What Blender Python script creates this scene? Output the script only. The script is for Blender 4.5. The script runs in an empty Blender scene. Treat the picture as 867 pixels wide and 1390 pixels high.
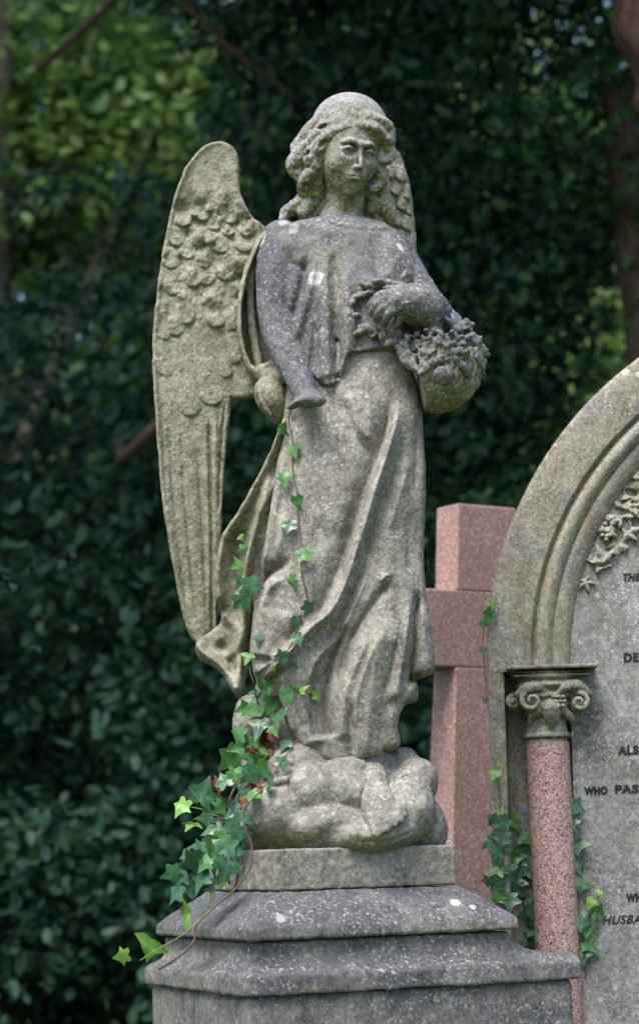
import bpy, math, random
import numpy as np
from mathutils import Vector, Matrix
f32 = np.float32
random.seed(7); RNG = np.random.default_rng(7)
# ---------------------------------------------------------------- camera model
# Statue space: u right, v up, w towards the viewer; 720 units to the metre,
# w = 0 is the plane through the middle of the statue, 4.17 m from the camera.
FOC = 3000.0; CX, CY = 433.5, 695.0; US = 1/720.0; CAMZ = 1.60
PIT = math.atan((1165-695)/FOC); ROL = 0.03
cp, sp_, cr, sr = math.cos(PIT), math.sin(PIT), math.cos(ROL), math.sin(ROL)

def Q(px, py, w=0.0):
    xr = (px-CX)/FOC; yr = (CY-py)/FOC
    x0 = xr*cr + yr*sr; y0 = -xr*sr + yr*cr
    dx, dy, dz = x0, cp - y0*sp_, sp_ + y0*cp
    s = (FOC-w)/dy
    return np.array([dx*s, dz*s, w], dtype=float)

def PXY(u, v, w):
    Y = FOC-w
    zf = Y*cp + v*sp_; y0 = (-Y*sp_ + v*cp)/zf; x0 = u/zf
    return CX + FOC*(x0*cr - y0*sr), CY - FOC*(x0*sr + y0*cr)

def W3(q):
    q = np.asarray(q, dtype=float)
    return np.stack([q[..., 0]*US, (FOC-q[..., 2])*US, CAMZ + q[..., 1]*US], -1)

def sstep(a, b, x):
    t = np.clip((x-a)/(b-a), 0, 1); return t*t*(3-2*t)

# ---------------------------------------------------------------- noise
_L = np.random.default_rng(3).random((48, 48, 48)).astype(f32)
def vnoise(p):
    i = np.floor(p).astype(int); f = p-i; f = f*f*(3-2*f); i %= 48; j = (i+1) % 48
    r = 0
    for a in (0, 1):
        for b in (0, 1):
            for c in (0, 1):
                wgt = (f[:, 0] if a else 1-f[:, 0])*(f[:, 1] if b else 1-f[:, 1])*(f[:, 2] if c else 1-f[:, 2])
                r = r + wgt*_L[(j if a else i)[:, 0], (j if b else i)[:, 1], (j if c else i)[:, 2]]
    return r-0.5
def fbm(p, o=3):
    r = 0; a = 1.0
    for k in range(o):
        r = r + a*vnoise(p*(2**k)+k*7.3); a *= .5
    return r

# ---------------------------------------------------------------- volume sculpting
def smin(a, b, k):
    if k <= 0: return np.minimum(a, b)
    h = np.clip(.5+.5*(b-a)/k, 0, 1); return b*(1-h)+a*h-k*h*(1-h)
def smax(a, b, k): return -smin(-a, -b, k)

def crom(pts, n=6):
    P = np.array(pts, dtype=float)
    if len(P) < 3:
        t = np.linspace(0, 1, n+1)[:, None]; return P[0]*(1-t)+P[-1]*t
    E = np.vstack([2*P[0]-P[1], P, 2*P[-1]-P[-2]]); out = []
    for i in range(len(P)-1):
        a, b, c, d = E[i:i+4]
        for t in np.arange(n)/n:
            out.append(.5*((2*b)+(-a+c)*t+(2*a-5*b+4*c-d)*t*t+(-a+3*b-3*c+d)*t**3))
    out.append(P[-1]); return np.array(out)

class Vol:
    def __init__(s, lo, hi, h):
        s.lo = np.array(lo, float); s.h = h
        n = np.ceil((np.array(hi)-s.lo)/h).astype(int)+1
        s.n = n; s.ax = [(s.lo[i]+h*np.arange(n[i])).astype(f32) for i in range(3)]
        s.d = np.full(n, 999., f32)
    @staticmethod
    def px(x0, y0, x1, y1, w0, w1, h):
        c = np.array([Q(x, y, w) for x in (x0, x1) for y in (y0, y1) for w in (w0, w1)])
        return Vol(c.min(0), c.max(0), h)
    def sl(s, lo, hi):
        r = []
        for i in range(3):
            a = int(np.clip(math.floor((lo[i]-s.lo[i])/s.h), 0, s.n[i]-1)); b = int(np.clip(math.ceil((hi[i]-s.lo[i])/s.h)+1, a+1, s.n[i]))
            r.append(slice(a, b))
        return tuple(r)
    def co(s, S):
        return (s.ax[0][S[0]][:, None, None], s.ax[1][S[1]][None, :, None], s.ax[2][S[2]][None, None, :])
    def put(s, S, v, k, op):
        if op == 'u': s.d[S] = smin(s.d[S], v, k)
        elif op == 's': s.d[S] = smax(s.d[S], -v, k)
        elif op == 'i': s.d[S] = smax(s.d[S], v, k)
    def ell(s, c, r, R=None, k=4, op='u'):
        c = np.array(c, float); r = np.array(r, float); m = r.max()+k+2*s.h+1
        S = s.sl(c-m, c+m); X, Y, Z = s.co(S); X = X-f32(c[0]); Y = Y-f32(c[1]); Z = Z-f32(c[2])
        if R is not None:
            R = np.array(R, dtype=f32); A = X*R[0, 0]+Y*R[1, 0]+Z*R[2, 0]; B = X*R[0, 1]+Y*R[1, 1]+Z*R[2, 1]; C = X*R[0, 2]+Y*R[1, 2]+Z*R[2, 2]
            X, Y, Z = A, B, C
        r = r.astype(f32)
        k0 = np.sqrt((X/r[0])**2+(Y/r[1])**2+(Z/r[2])**2); k1 = np.sqrt((X/r[0]**2)**2+(Y/r[1]**2)**2+(Z/r[2]**2)**2)+1e-6
        s.put(S, k0*(k0-1)/k1, k, op)
    def tube(s, pts, rad, k=4, op='u', n=5, smooth=True):
        P = np.hstack([np.array(pts, float), np.array(rad, float).reshape(-1, 1)])
        if smooth and len(P) > 2: P = crom(P, n)
        m = P[:, 3].max()+k+2*s.h+1
        S = s.sl(P[:, :3].min(0)-m, P[:, :3].max(0)+m); X, Y, Z = s.co(S)
        T = np.full([q.stop-q.start for q in S], 999., f32)
        for a, b in zip(P[:-1], P[1:]):
            mm = max(a[3], b[3])+k+2*s.h+1
            S2 = s.sl(np.minimum(a, b)[:3]-mm, np.maximum(a, b)[:3]+mm)
            L = tuple(slice(max(q.start, p.start)-p.start, max(min(q.stop, p.stop)-p.start, max(q.start, p.start)-p.start)) for q, p in zip(S2, S))
            if any(q.stop <= q.start for q in L): continue
            x = X[L[0]]-f32(a[0]); y = Y[:, L[1]]-f32(a[1]); z = Z[:, :, L[2]]-f32(a[2]); v = (b-a)[:3].astype(f32); vv = float(v@v)+1e-6
            t = np.clip((x*v[0]+y*v[1]+z*v[2])/vv, 0, 1)
            d = np.sqrt((x-t*v[0])**2+(y-t*v[1])**2+(z-t*v[2])**2)-(a[3]+(b[3]-a[3])*t).astype(f32)
            T[L] = np.minimum(T[L], d)
        s.put(S, T, k, op)
    def grid2(s, w):
        return PXY(s.ax[0][:, None].astype(float), s.ax[1][None, :].astype(float), w)
    def mesh(s):
        d = s.d; d[0] = d[-1] = 9; d[:, 0] = d[:, -1] = 9; d[:, :, 0] = d[:, :, -1] = 9
        I = d < 0; n = np.array(d.shape)
        c = np.zeros(n-1, np.int8)
        for a in (0, 1):
            for b in (0, 1):
                for e in (0, 1):
                    c += I[a:n[0]-1+a, b:n[1]-1+b, e:n[2]-1+e]
        idx = np.argwhere((c > 0) & (c < 8)); ids = np.full(n-1, -1, np.int32); ids[tuple(idx.T)] = np.arange(len(idx))
        pos = np.zeros((len(idx), 3)); cnt = np.zeros(len(idx))
        for ax in range(3):
            o = [q for q in range(3) if q != ax]
            for p in (0, 1):
                for q in (0, 1):
                    A = idx.copy(); A[:, o[0]] += p; A[:, o[1]] += q; B = A.copy(); B[:, ax] += 1
                    va = d[tuple(A.T)]; vb = d[tuple(B.T)]; x = (va < 0) != (vb < 0)
                    t = np.where(x, va/np.where(x, va-vb, 1), 0)
                    off = np.zeros((len(idx), 3)); off[:, ax] = t; off[:, o[0]] = p; off[:, o[1]] = q
                    pos[x] += off[x]; cnt[x] += 1
        pos = s.lo + s.h*(idx+pos/cnt[:, None])
        F = []
        for ax in range(3):
            o = [(ax+1) % 3, (ax+2) % 3]
            a = [slice(None)]*3; b = [slice(None)]*3; a[ax] = slice(0, -1); b[ax] = slice(1, None)
            ed = np.argwhere(I[tuple(a)] != I[tuple(b)])
            ed = ed[(ed[:, o[0]] > 0) & (ed[:, o[1]] > 0) & (ed[:, o[0]] < n[o[0]]-1) & (ed[:, o[1]] < n[o[1]]-1)]
            q = []
            for (p, r) in ((0, 0), (1, 0), (1, 1), (0, 1)):
                e = ed.copy(); e[:, o[0]] -= p; e[:, o[1]] -= r; q.append(ids[tuple(e.T)])
            q = np.stack(q, 1); ins = I[tuple(ed.T)]
            q[ins] = q[ins][:, ::-1]; F.append(q)
        return pos, np.vstack(F)[:, ::-1]

def join(ms):
    V, Fc, M, o = [], [], [], 0
    for i, (v, f) in enumerate(ms):
        V.append(v); Fc.append(f+o); M.append(np.full(len(f), i)); o += len(v)
    return np.vstack(V), np.vstack(Fc), np.concatenate(M)

def drop(V, Fq, keep):            # keep faces whose centre passes the test
    return V, Fq[keep(V[Fq].mean(1))]

def rough(V, Fq, amp, size, o=3, stretch=(1, 1, 1)):   # weathering: displace along normals (u,v,w space)
    t = V[Fq]; nrm = np.cross(t[:, 2]-t[:, 0], t[:, 3]-t[:, 1]); N = np.zeros_like(V)
    for c in range(4): np.add.at(N, Fq[:, c], nrm)
    N /= np.linalg.norm(N, axis=1)[:, None]+1e-9
    return V + N*(amp*fbm(V*np.array(stretch)/size+50, o))[:, None]

# ---------------------------------------------------------------- 2D helpers in the photo's front view
def seg2(X, Y, a, b):
    vx, vy = b[0]-a[0], b[1]-a[1]; t = np.clip(((X-a[0])*vx+(Y-a[1])*vy)/(vx*vx+vy*vy+1e-9), 0, 1)
    return np.hypot(X-a[0]-t*vx, Y-a[1]-t*vy), t, vx*(Y-a[1])-vy*(X-a[0])
def poly2(X, Y, P, sm=4):
    P = np.array(P, float)
    if sm: P = crom(np.vstack([P, P[:1]]), sm)[:-1]
    D = np.full(X.shape, 1e9); ins = np.zeros(X.shape, bool)
    for a, b in zip(P, np.roll(P, -1, 0)):
        D = np.minimum(D, seg2(X, Y, a, b)[0])
        if a[1] != b[1]:
            c = ((a[1] > Y) != (b[1] > Y)) & (X < (b[0]-a[0])*(Y-a[1])/(b[1]-a[1])+a[0]); ins ^= c
    return np.where(ins, -D, D)
def fold2(X, Y, pts, amp, wl, wr, ends=(.15, .15), sm=5, p=2.):
    """ridge (amp>0) or groove (amp<0) along a line; wl / wr: softness on the left / right of its course"""
    P = crom(pts, sm); L = np.concatenate([[0], np.cumsum(np.hypot(*np.diff(P, axis=0).T))]); T = L[-1]
    D = np.full(X.shape, 1e9); A = np.zeros(X.shape); Sd = np.zeros(X.shape)
    for i, (a, b) in enumerate(zip(P[:-1], P[1:])):
        d, t, s = seg2(X, Y, a, b); m = d < D
        D = np.where(m, d, D); A = np.where(m, (L[i]+t*(L[i+1]-L[i]))/T, A); Sd = np.where(m, s, Sd)
    e = 1.0
    if ends[0] > 0: e = e*sstep(0, ends[0], A)
    if ends[1] > 0: e = e*sstep(0, ends[1], 1-A)
    w = np.where(Sd > 0, wl, wr)      # Sd>0: image-left of a line drawn downwards
    return amp*e*np.exp(-(D/w)**p)

# ---------------------------------------------------------------- scene helpers
COL = None
def link(o, parent=None):
    bpy.context.scene.collection.objects.link(o)
    if parent is not None: o.parent = parent
    return o
def mk(name, V, Fc, mats, parent=None, smooth=True, mi=None):
    """world-space verts; parent is an Empty or mesh with a plain location"""
    V = np.asarray(V, float)
    off = np.zeros(3); p = parent
    while p is not None: off += np.array(p.location); p = p.parent
    V = V-off
    me = bpy.data.meshes.new(name); Fc = np.asarray(Fc)
    me.vertices.add(len(V)); me.vertices.foreach_set('co', V.astype(f32).ravel())
    k = Fc.shape[1]; me.loops.add(Fc.size); me.loops.foreach_set('vertex_index', Fc.astype(np.int32).ravel())
    me.polygons.add(len(Fc)); me.polygons.foreach_set('loop_start', np.arange(0, Fc.size, k, dtype=np.int32))
    if smooth: me.polygons.foreach_set('use_smooth', np.ones(len(Fc), bool))
    if not isinstance(mats, (list, tuple)): mats = [mats]
    for m in mats: me.materials.append(m)
    if mi is not None: me.polygons.foreach_set('material_index', mi.astype(np.int32))
    me.update(calc_edges=True); me.validate()
    return link(bpy.data.objects.new(name, me), parent)
def mkpy(name, V, Fc, mats, parent=None, smooth=False, mi=None):
    off = Vector((0, 0, 0)); p = parent
    while p is not None: off += p.location; p = p.parent
    me = bpy.data.meshes.new(name); me.from_pydata([tuple(Vector(v)-off) for v in V], [], [tuple(int(i) for i in f) for f in Fc])
    if not isinstance(mats, (list, tuple)): mats = [mats]
    for m in mats: me.materials.append(m)
    for i, p in enumerate(me.polygons):
        p.use_smooth = smooth
        if mi is not None: p.material_index = mi[i]
    me.update()
    return link(bpy.data.objects.new(name, me), parent)
def tag(o, label=None, cat=None, group=None, kind=None):
    for k, v in (('label', label), ('category', cat), ('group', group), ('kind', kind)):
        if v: o[k] = v
    return o
def empty(name, loc, label, cat, group=None):
    o = bpy.data.objects.new(name, None); o.empty_display_size = .1; o.location = loc; link(o); return tag(o, label, cat, group)
def bevel(o, w, seg=2):
    m = o.modifiers.new('bevel', 'BEVEL'); m.width = w; m.segments = seg; m.limit_method = 'ANGLE'; m.angle_limit = math.radians(35)
    return o
def tubemesh(pts, rad, ns=8):
    P = np.array(pts, float); V = []; Fc = []; up = Vector((.3, .5, .8))
    for i, p in enumerate(P):
        t = Vector(P[min(i+1, len(P)-1)]-P[max(i-1, 0)]).normalized(); a = t.cross(up).normalized(); b = t.cross(a)
        r = rad[i] if hasattr(rad, '__len__') else rad
        for k in range(ns):
            an = 2*math.pi*k/ns; V.append(Vector(p)+a*(r*math.cos(an))+b*(r*math.sin(an)))
    for i in range(len(P)-1):
        for k in range(ns):
            Fc.append((i*ns+k, i*ns+(k+1) % ns, (i+1)*ns+(k+1) % ns, (i+1)*ns+k))
    Fc.append(tuple(range(ns))[::-1]); Fc.append(tuple((len(P)-1)*ns+k for k in range(ns)))
    return V, Fc
# ---------------------------------------------------------------- materials
class NT:
    def __init__(s, name):
        s.m = bpy.data.materials.new(name); s.m.use_nodes = True; s.t = s.m.node_tree; s.n = s.t.nodes; s.L = s.t.links
        s.b = s.n['Principled BSDF']; s.out = s.n['Material Output']; s.co = s.n.new('ShaderNodeTexCoord'); s.g = s.n.new('ShaderNodeNewGeometry')
    def noise(s, sc, det=4, rough=.6, vec=None, off=0):
        n = s.n.new('ShaderNodeTexNoise'); n.inputs['Scale'].default_value = sc; n.inputs['Detail'].default_value = det; n.inputs['Roughness'].default_value = rough
        v = vec or s.g.outputs['Position']
        if off:
            a = s.n.new('ShaderNodeVectorMath'); a.operation = 'ADD'; a.inputs[1].default_value = (off, off*.7, off*1.3); s.L.new(v, a.inputs[0]); v = a.outputs[0]
        s.L.new(v, n.inputs['Vector']); return n.outputs[0]
    def voro(s, sc, feat='F1', vec=None, rnd=1):
        n = s.n.new('ShaderNodeTexVoronoi'); n.feature = feat; n.inputs['Scale'].default_value = sc; n.inputs['Randomness'].default_value = rnd; s.L.new(vec or s.g.outputs['Position'], n.inputs['Vector']); return n
    def ramp(s, x, a, b):
        n = s.n.new('ShaderNodeMapRange'); n.interpolation_type = 'SMOOTHSTEP'; n.inputs[1].default_value = a; n.inputs[2].default_value = b; s.L.new(x, n.inputs[0]); return n.outputs[0]
    def math(s, op, a, b=None, c=None):
        n = s.n.new('ShaderNodeMath'); n.operation = op
        for i, v in enumerate((a, b, c)):
            if v is None: continue
            if isinstance(v, (int, float)): n.inputs[i].default_value = v
            else: s.L.new(v, n.inputs[i])
        return n.outputs[0]
    def mix(s, f, a, b, mode='MIX'):
        n = s.n.new('ShaderNodeMix'); n.data_type = 'RGBA'; n.blend_type = mode
        for i, v in ((0, f), (6, a), (7, b)):
            if isinstance(v, (int, float)): n.inputs[i].default_value = v
            elif isinstance(v, tuple): n.inputs[i].default_value = (*v, 1)
            else: s.L.new(v, n.inputs[i])
        return n.outputs[2]
    def sep(s, v):
        n = s.n.new('ShaderNodeSeparateXYZ'); s.L.new(v, n.inputs[0]); return n.outputs
    def scale(s, v, k):
        n = s.n.new('ShaderNodeVectorMath'); n.operation = 'MULTIPLY'; n.inputs[1].default_value = k; s.L.new(v, n.inputs[0]); return n.outputs[0]
    def bump(s, h, st, dist, prev=None):
        n = s.n.new('ShaderNodeBump'); n.inputs['Strength'].default_value = st; n.inputs['Distance'].default_value = dist; s.L.new(h, n.inputs['Height'])
        if prev is not None: s.L.new(prev, n.inputs['Normal'])
        return n.outputs[0]
    def fin(s, col, rough=.85, nrm=None, spec=.3):
        if isinstance(col, tuple): s.b.inputs['Base Color'].default_value = (*col, 1)
        else: s.L.new(col, s.b.inputs['Base Color'])
        if isinstance(rough, (int, float)): s.b.inputs['Roughness'].default_value = rough
        else: s.L.new(rough, s.b.inputs['Roughness'])
        s.b.inputs['Specular IOR Level'].default_value = spec
        if nrm is not None: s.L.new(nrm, s.b.inputs['Normal'])
        return s.m

def stone(name, a, b, algae=(.15, .16, .06), al=.5, althr=.5, crust=None, cr_amt=0., lichen=.3, streak=0., rust=0., bumpk=1., up=0., patches=()):
    """a, b: the two stone tones; algae grows mostly on faces that look down; crust: weathered skin; lichen: pale specks"""
    s = NT(name)
    big = s.ramp(s.noise(7, 5, .65), .36, .66)
    c = s.mix(big, a, b)
    if crust is not None:
        z = s.sep(s.g.outputs['Normal'])[2]
        m = s.math('ADD', s.noise(5, 6, .7, off=9), s.math('MULTIPLY', z, up))
        m = s.ramp(m, .62-cr_amt*.35, .78-cr_amt*.35)
        c = s.mix(m, c, crust)
    if streak:
        st = s.ramp(s.noise(1, 4, .6, vec=s.scale(s.g.outputs['Position'], (38, 38, 3.5))), .45, .7)
        c = s.mix(s.math('MULTIPLY', st, streak), c, (.09, .085, .06))
    if rust:
        r = s.ramp(s.noise(1, 3, .5, vec=s.scale(s.g.outputs['Position'], (14, 14, 2.2)), off=3), .52, .7)
        c = s.mix(s.math('MULTIPLY', r, rust), c, (.23, .14, .08))
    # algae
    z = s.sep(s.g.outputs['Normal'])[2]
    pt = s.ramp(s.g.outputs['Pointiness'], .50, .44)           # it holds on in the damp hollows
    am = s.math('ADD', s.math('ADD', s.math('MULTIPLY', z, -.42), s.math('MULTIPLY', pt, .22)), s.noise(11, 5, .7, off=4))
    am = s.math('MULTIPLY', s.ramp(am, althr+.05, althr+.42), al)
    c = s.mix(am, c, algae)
    # grain
    g1 = s.noise(330, 3, .75); g2 = s.noise(150, 3, .7, off=2)
    vary = s.ramp(s.noise(9, 4, .7, off=21), .38, .66); vary2 = s.ramp(s.noise(7, 4, .7, off=31), .4, .65)
    c = s.mix(s.math('MULTIPLY', s.ramp(g1, .48, .38), s.math('MULTIPLY_ADD', vary, .7, .15)), c, (.04, .038, .035))
    c = s.mix(s.math('MULTIPLY', s.ramp(g2, .54, .68), s.math('MULTIPLY_ADD', vary2, .75, .1)), c, (.52, .51, .48))
    bl = s.ramp(s.noise(48, 4, .7, off=5), .3, .7); k = s.n.new('ShaderNodeMapRange'); k.inputs[3].default_value = .55; k.inputs[4].default_value = 1.38; s.L.new(s.math('ADD', s.math('MULTIPLY', bl, .5), s.math('MULTIPLY', s.ramp(s.noise(125, 3, .7, off=12), .32, .68), .5)), k.inputs[0])
    cm = s.n.new('ShaderNodeCombineColor'); [s.L.new(k.outputs[0], cm.inputs[i]) for i in range(3)]
    c = s.mix(1., c, cm.outputs[0], 'MULTIPLY')
    if lichen:
        v = s.voro(85); e = s.math('ADD', v.outputs['Distance'], s.math('MULTIPLY', s.noise(160, 2, .5), .5))
        lm = s.math('MULTIPLY', s.ramp(e, .47, .37), s.ramp(s.noise(6, 4, .7, off=7), .5, .62))
        v2 = s.voro(19); e2 = s.math('ADD', v2.outputs['Distance'], s.math('MULTIPLY', s.noise(90, 3, .6), .35))
        lm2 = s.math('MULTIPLY', s.ramp(e2, .33, .28), s.ramp(s.noise(4, 3, .6, off=17), .5, .6))
        c = s.mix(s.math('MULTIPLY', s.math('MAXIMUM', lm, lm2), lichen), c, (.55, .56, .54))
    for (px, py, w, r, col) in patches:                       # single growths of lichen, each at its own spot on the stone
        d = s.n.new('ShaderNodeVectorMath'); d.operation = 'DISTANCE'; d.inputs[1].default_value = tuple(W3(Q(px, py, w))); s.L.new(s.g.outputs['Position'], d.inputs[0])
        e = s.math('ADD', s.math('MULTIPLY', d.outputs['Value'], 720/r), s.math('MULTIPLY', s.noise(70, 4, .7), 1.6))
        c = s.mix(s.math('MULTIPLY', s.ramp(e, 1.95, 1.6), .85), c, col)
    n = s.bump(s.noise(60, 5, .7, off=1), .35*bumpk, .005)
    n = s.bump(g1, .45*bumpk, .0025, n)
    pits = s.ramp(s.voro(130).outputs['Distance'], .0, .28)
    n = s.bump(pits, .25*bumpk, .0015, n)
    return s.fin(c, .92, n, .2)

def granite(name, pink, lo, dark):
    s = NT(name)
    v = s.voro(420); hs = s.sep(v.outputs['Color'])
    c = s.mix(s.ramp(hs[0], .2, .8), lo, pink)
    c = s.mix(s.ramp(hs[1], .72, .76), c, dark)
    c = s.mix(s.ramp(hs[2], .86, .9), c, (.62, .5, .47))
    c = s.mix(s.math('MULTIPLY', s.ramp(s.noise(260, 3, .7), .6, .68), .55), c, (.10, .075, .075))
    c = s.mix(s.math('MULTIPLY', s.ramp(s.noise(5, 4, .6), .45, .75), .35), c, (.2, .15, .12))
    return s.fin(c, .55, s.bump(s.noise(200, 3), .2, .001), .35)

def leafmat(name, c1, c2, c3, rough=.38, trans=.25, spec=.5, scale=3.0, local=False, tcol=None):
    s = NT(name)
    oi = s.n.new('ShaderNodeObjectInfo'); rnd = oi.outputs['Random'] if local else s.ramp(s.noise(scale, 4, .7), .3, .7)
    c = s.mix(rnd, c1, c2)
    ri = s.g.outputs['Random Per Island']
    c = s.mix(s.ramp(ri, .45, 1.0), c, c3) if not local else s.mix(s.ramp(s.noise(70, 3), .4, .7), c, c3)
    s.fin(c, rough, s.bump(s.noise(220, 2), .25, .001) if local else None, spec)
    if trans:
        t = s.n.new('ShaderNodeBsdfTranslucent')
        if tcol: t.inputs[0].default_value = (*tcol, 1)
        else: s.L.new(c, t.inputs[0])
        mx = s.n.new('ShaderNodeMixShader'); mx.inputs[0].default_value = trans
        s.L.new(s.b.outputs[0], mx.inputs[1]); s.L.new(t.outputs[0], mx.inputs[2]); s.L.new(mx.outputs[0], s.out.inputs[0])
    return s.m

def barkmat(name, a, b, k=1.):
    s = NT(name)
    n1 = s.noise(1, 5, .7, vec=s.scale(s.g.outputs['Position'], (40*k, 40*k, 7*k)))
    c = s.mix(s.ramp(n1, .35, .65), a, b)
    return s.fin(c, .9, s.bump(n1, .9, .02), .2)

def plain(name, col, rough=.8, spec=.2):
    s = NT(name); n = s.noise(40, 4, .6)
    c = s.mix(s.ramp(n, .35, .65), tuple(x*.75 for x in col), tuple(min(1, x*1.2) for x in col)); return s.fin(c, rough, None, spec)

M = {}
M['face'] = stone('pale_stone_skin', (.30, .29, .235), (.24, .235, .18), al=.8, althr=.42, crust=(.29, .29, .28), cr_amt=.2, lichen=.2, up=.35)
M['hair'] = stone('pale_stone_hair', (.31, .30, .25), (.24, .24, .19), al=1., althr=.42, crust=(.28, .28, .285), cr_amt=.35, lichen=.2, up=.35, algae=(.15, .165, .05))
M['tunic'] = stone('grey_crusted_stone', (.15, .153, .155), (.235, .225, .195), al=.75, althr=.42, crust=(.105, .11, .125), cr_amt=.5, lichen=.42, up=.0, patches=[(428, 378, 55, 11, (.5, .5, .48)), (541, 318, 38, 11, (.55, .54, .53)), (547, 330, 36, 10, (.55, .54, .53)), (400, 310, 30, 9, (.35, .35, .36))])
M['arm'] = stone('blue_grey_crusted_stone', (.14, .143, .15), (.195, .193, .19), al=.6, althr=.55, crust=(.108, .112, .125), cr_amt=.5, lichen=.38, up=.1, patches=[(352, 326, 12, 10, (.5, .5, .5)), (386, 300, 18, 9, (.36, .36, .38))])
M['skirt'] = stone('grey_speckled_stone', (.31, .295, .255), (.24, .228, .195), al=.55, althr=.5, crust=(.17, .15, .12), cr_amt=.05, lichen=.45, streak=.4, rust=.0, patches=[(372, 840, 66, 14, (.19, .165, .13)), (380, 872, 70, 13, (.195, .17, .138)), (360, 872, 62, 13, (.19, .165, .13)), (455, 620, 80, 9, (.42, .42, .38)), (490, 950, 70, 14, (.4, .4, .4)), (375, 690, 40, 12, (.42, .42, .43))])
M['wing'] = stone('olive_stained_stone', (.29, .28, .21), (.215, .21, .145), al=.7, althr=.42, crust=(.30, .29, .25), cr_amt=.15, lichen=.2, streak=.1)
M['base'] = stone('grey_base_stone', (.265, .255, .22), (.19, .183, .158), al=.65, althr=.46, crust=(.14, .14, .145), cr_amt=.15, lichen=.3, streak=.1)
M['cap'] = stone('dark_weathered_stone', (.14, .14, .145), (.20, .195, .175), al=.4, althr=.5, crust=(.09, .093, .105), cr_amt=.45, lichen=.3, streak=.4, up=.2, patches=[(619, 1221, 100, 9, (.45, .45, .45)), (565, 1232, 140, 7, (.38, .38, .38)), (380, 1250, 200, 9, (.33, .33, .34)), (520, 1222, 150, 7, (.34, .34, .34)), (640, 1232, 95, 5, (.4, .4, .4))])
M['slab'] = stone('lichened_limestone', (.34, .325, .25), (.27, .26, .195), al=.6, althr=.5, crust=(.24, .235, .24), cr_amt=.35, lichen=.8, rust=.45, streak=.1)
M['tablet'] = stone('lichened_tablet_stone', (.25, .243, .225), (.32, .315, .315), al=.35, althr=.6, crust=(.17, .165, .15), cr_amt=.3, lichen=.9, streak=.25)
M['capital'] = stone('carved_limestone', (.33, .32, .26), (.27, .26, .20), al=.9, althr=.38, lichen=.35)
M['granite'] = granite('pink_granite', (.50, .30, .265), (.39, .23, .205), (.09, .075, .075))
M['granite_far'] = granite('red_granite', (.40, .225, .195), (.33, .18, .16), (.17, .11, .105))
M['letter'] = plain('black_lead', (.022, .022, .028), .5)
M['ivy'] = leafmat('ivy_leaf_green', (.035, .125, .05), (.02, .08, .038), (.055, .15, .075), local=True, trans=.12, rough=.35)
M['ivy_young'] = leafmat('ivy_leaf_young', (.16, .36, .045), (.11, .29, .05), (.2, .4, .08), local=True, trans=.25, rough=.4)
M['ivy_mid'] = leafmat('ivy_leaf_mid', (.07, .22, .045), (.045, .165, .04), (.095, .26, .065), local=True, trans=.2, rough=.38)
M['vein'] = plain('ivy_vein', (.11, .21, .10), .5)
M['vein_young'] = plain('ivy_vein_young', (.26, .42, .13), .5)
M['stem'] = plain('ivy_stem', (.13, .095, .065), .8)
M['stem_green'] = plain('ivy_stem_green', (.19, .22, .08), .7)
M['dead'] = plain('dead_leaf', (.16, .06, .035), .75)
EXPO = 1.0
# ================================================================ THE ANGEL
def rotm(yaw, pitch, roll=0):
    y, p, r = map(math.radians, (yaw, pitch, roll))
    Ry = np.array([[math.cos(y), 0, math.sin(y)], [0, 1, 0], [-math.sin(y), 0, math.cos(y)]])
    Rx = np.array([[1, 0, 0], [0, math.cos(p), -math.sin(p)], [0, math.sin(p), math.cos(p)]])
    Rz = np.array([[math.cos(r), -math.sin(r), 0], [math.sin(r), math.cos(r), 0], [0, 0, 1]])
    return Ry@Rx@Rz
def rand_rot(r):
    q = r.normal(size=4); q /= np.linalg.norm(q); a, b, c, d = q
    return np.array([[1-2*(c*c+d*d), 2*(b*c-a*d), 2*(b*d+a*c)], [2*(b*c+a*d), 1-2*(b*b+d*d), 2*(c*d-a*b)], [2*(b*d-a*c), 2*(c*d+a*b), 1-2*(b*b+c*c)]])

angel = empty('angel_statue', tuple(W3(Q(455, 1211, -10))), 'weathered grey stone angel in a long robe, holding a flower basket, standing on the pedestal', 'statue')

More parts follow.
